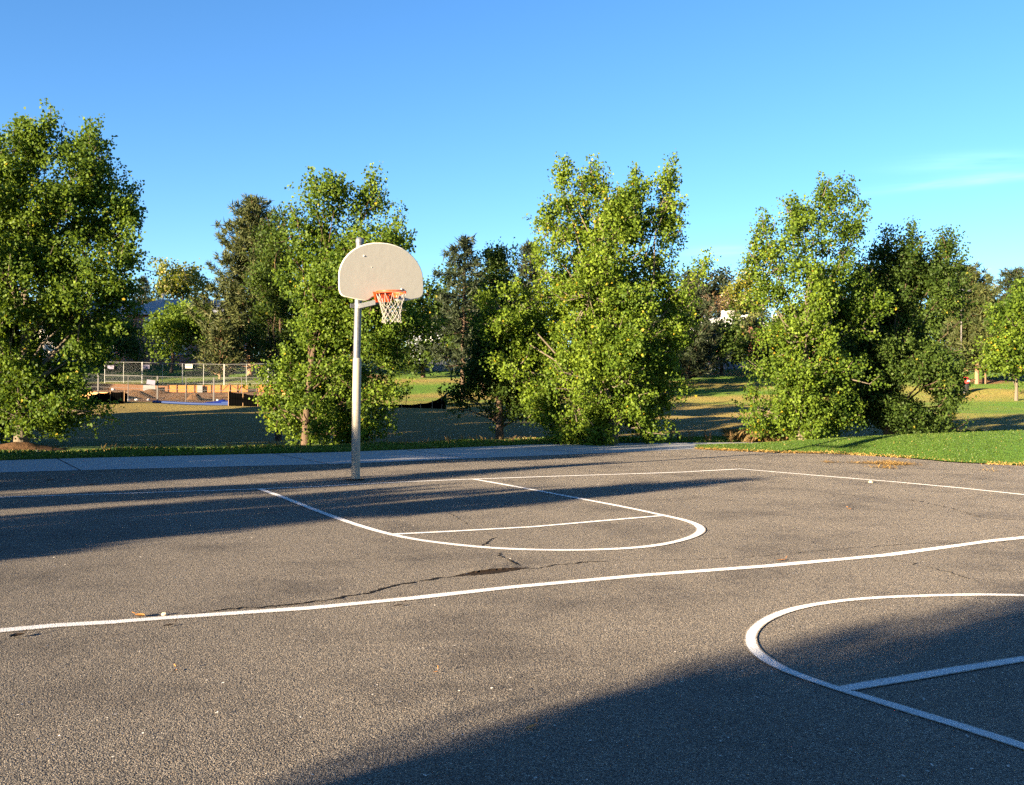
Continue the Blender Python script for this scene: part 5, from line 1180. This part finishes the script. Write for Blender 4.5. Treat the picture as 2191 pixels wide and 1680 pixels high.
house('cream_house', 'pale house glimpsed through the leaves of the left cottonwood', (c[0]+FH[0]*4, c[1]+FH[1]*4, c[2]), YAW-.1, 10, 8, HwB, 1.7, M_PALE, M_SHING, ov=.6, wins=[(-2.5, HwB-2.2, 1.5, 1.2), (2.0, HwB-2.2, 1.5, 1.2), (2.4, HwB-4.8, 1.4, 1.2)])
s = 118; c = hp(965, 765, s); c[2] = gz(c[0], c[1]); HwC = hp(965, 690, s)[2]-c[2]
house('grey_house', 'blue-grey house almost lost in shade behind the wooden fence', (c[0]+FH[0]*4, c[1]+FH[1]*4, c[2]), YAW+.05, 11, 8, HwC, 1.3, M_SIDING, M_SHING, ov=.6, wins=[(-2.6, HwC-2.0, 1.5, 1.3), (1.6, HwC-2.0, 1.5, 1.3), (-.5, HwC-4.4, 1.2, 1.1)])
s = 116; c = hp(1552, 770, s); c[2] = gz(c[0], c[1]); HwD = hp(1530, 703, s)[2]-c[2]; HrD = hp(1550, 677, s)[2]-hp(1530, 703, s)[2]
hD, rD = house('brick_house', 'red-orange brick house with a sunlit white roof and rooftop cooler', (c[0]+FH[0]*2, c[1]+FH[1]*2, c[2]), YAW-1.05, 8.0, 6.2, HwD, HrD, M_BRICK, M_SHING_L, ov=.5, wins=[(-1.6, HwD-2.0, 1.1, 1.1), (1.6, HwD-2.0, 1.1, 1.1)])
mb = MB(); zc = HwD+HrD; mb.box(.6, 1.7, -.7, .4, zc-.35, zc+.75); mb.build('rooftop_cooler', M_PALE, rD)
mb = MB(); mb.tube([(-2.4, -.6, zc-.5), (-2.4, -.6, zc+.55)], .09, 8); mb.build('vent_pipe', M_WHITE, rD)
s = 122; c = hp(1690, 770, s); c[2] = gz(c[0], c[1]); HwE = hp(1690, 706, s)[2]-c[2]
hE, rE = house('brick_house', 'brick house hidden behind the sunlit corner cottonwood, pale chimney showing', (c[0]+FH[0]*4, c[1]+FH[1]*4, c[2]), YAW-.2, 12, 8, HwE, 1.2, M_BRICK, M_SHING_L, ov=.6, wins=[(-3.2, HwE-2.0, 1.4, 1.2), (2.5, HwE-2.0, 1.4, 1.2)])
mb = MB(); mb.box(-1.2, -.3, -1.6, -.9, HwE+.4, HwE+2.1); mb.build('chimney', M_PALE, rE)
s = 130; c = hp(1820, 770, s); c[2] = gz(c[0], c[1])
house('cream_house', 'pale house far behind the two right-hand cottonwoods', (c[0]+FH[0]*4, c[1]+FH[1]*4, c[2]), YAW+.1, 12, 8, 4.6, 1.5, M_PALE, M_SHING, ov=.6, wins=[(-3, 2.4, 1.4, 1.2), (2.5, 2.4, 1.4, 1.2)])
# wooden yard fence
def board_fence(label, pxs, s, H):
    P = [np.array(at(px, 770, s)) for px in pxs]
    for p in P: p[2] = gz(p[0], p[1])
    root = thing('wooden_fence', label, 'fence', P[0], 0); o = P[0]
    for a, b in zip(P[:-1], P[1:]):
        mb = MB(); d = (b-a); L = np.linalg.norm(d[:2]); n = max(1, int(L/.15)); r_ = random.Random(3); th2 = math.atan2(d[1], d[0])
        for k in range(n):
            f = (k+.5)/n; c = a-o+d*f; m_ = Matrix.Translation(Vector(c)) @ Matrix.Rotation(th2, 4, 'Z'); mb.box(-.068, .068, -.01, .01, -.05, H+r_.uniform(-.03, .03), m_)
        mb.build('panel', M_BOARDS, root)
    for p in P: mb = MB(); mb.tube([p-o+np.array([FH[0]*.08, FH[1]*.08, -.2]), p-o+np.array([FH[0]*.08, FH[1]*.08, H+.05])], .06, 4, smooth=False); mb.build('post', M_BOARDS, root)
board_fence('weathered grey board fence in deep shade, stretch left of the gap', [900, 928, 956, 983], 106, 1.9)
board_fence('weathered grey board fence in deep shade, stretch right of the gap', [1002, 1030, 1058], 106, 1.9)
board_fence('grey board fence in deep shade right of the biggest bright tree', [1400, 1440, 1480, 1520, 1560, 1600], 112, 1.8)
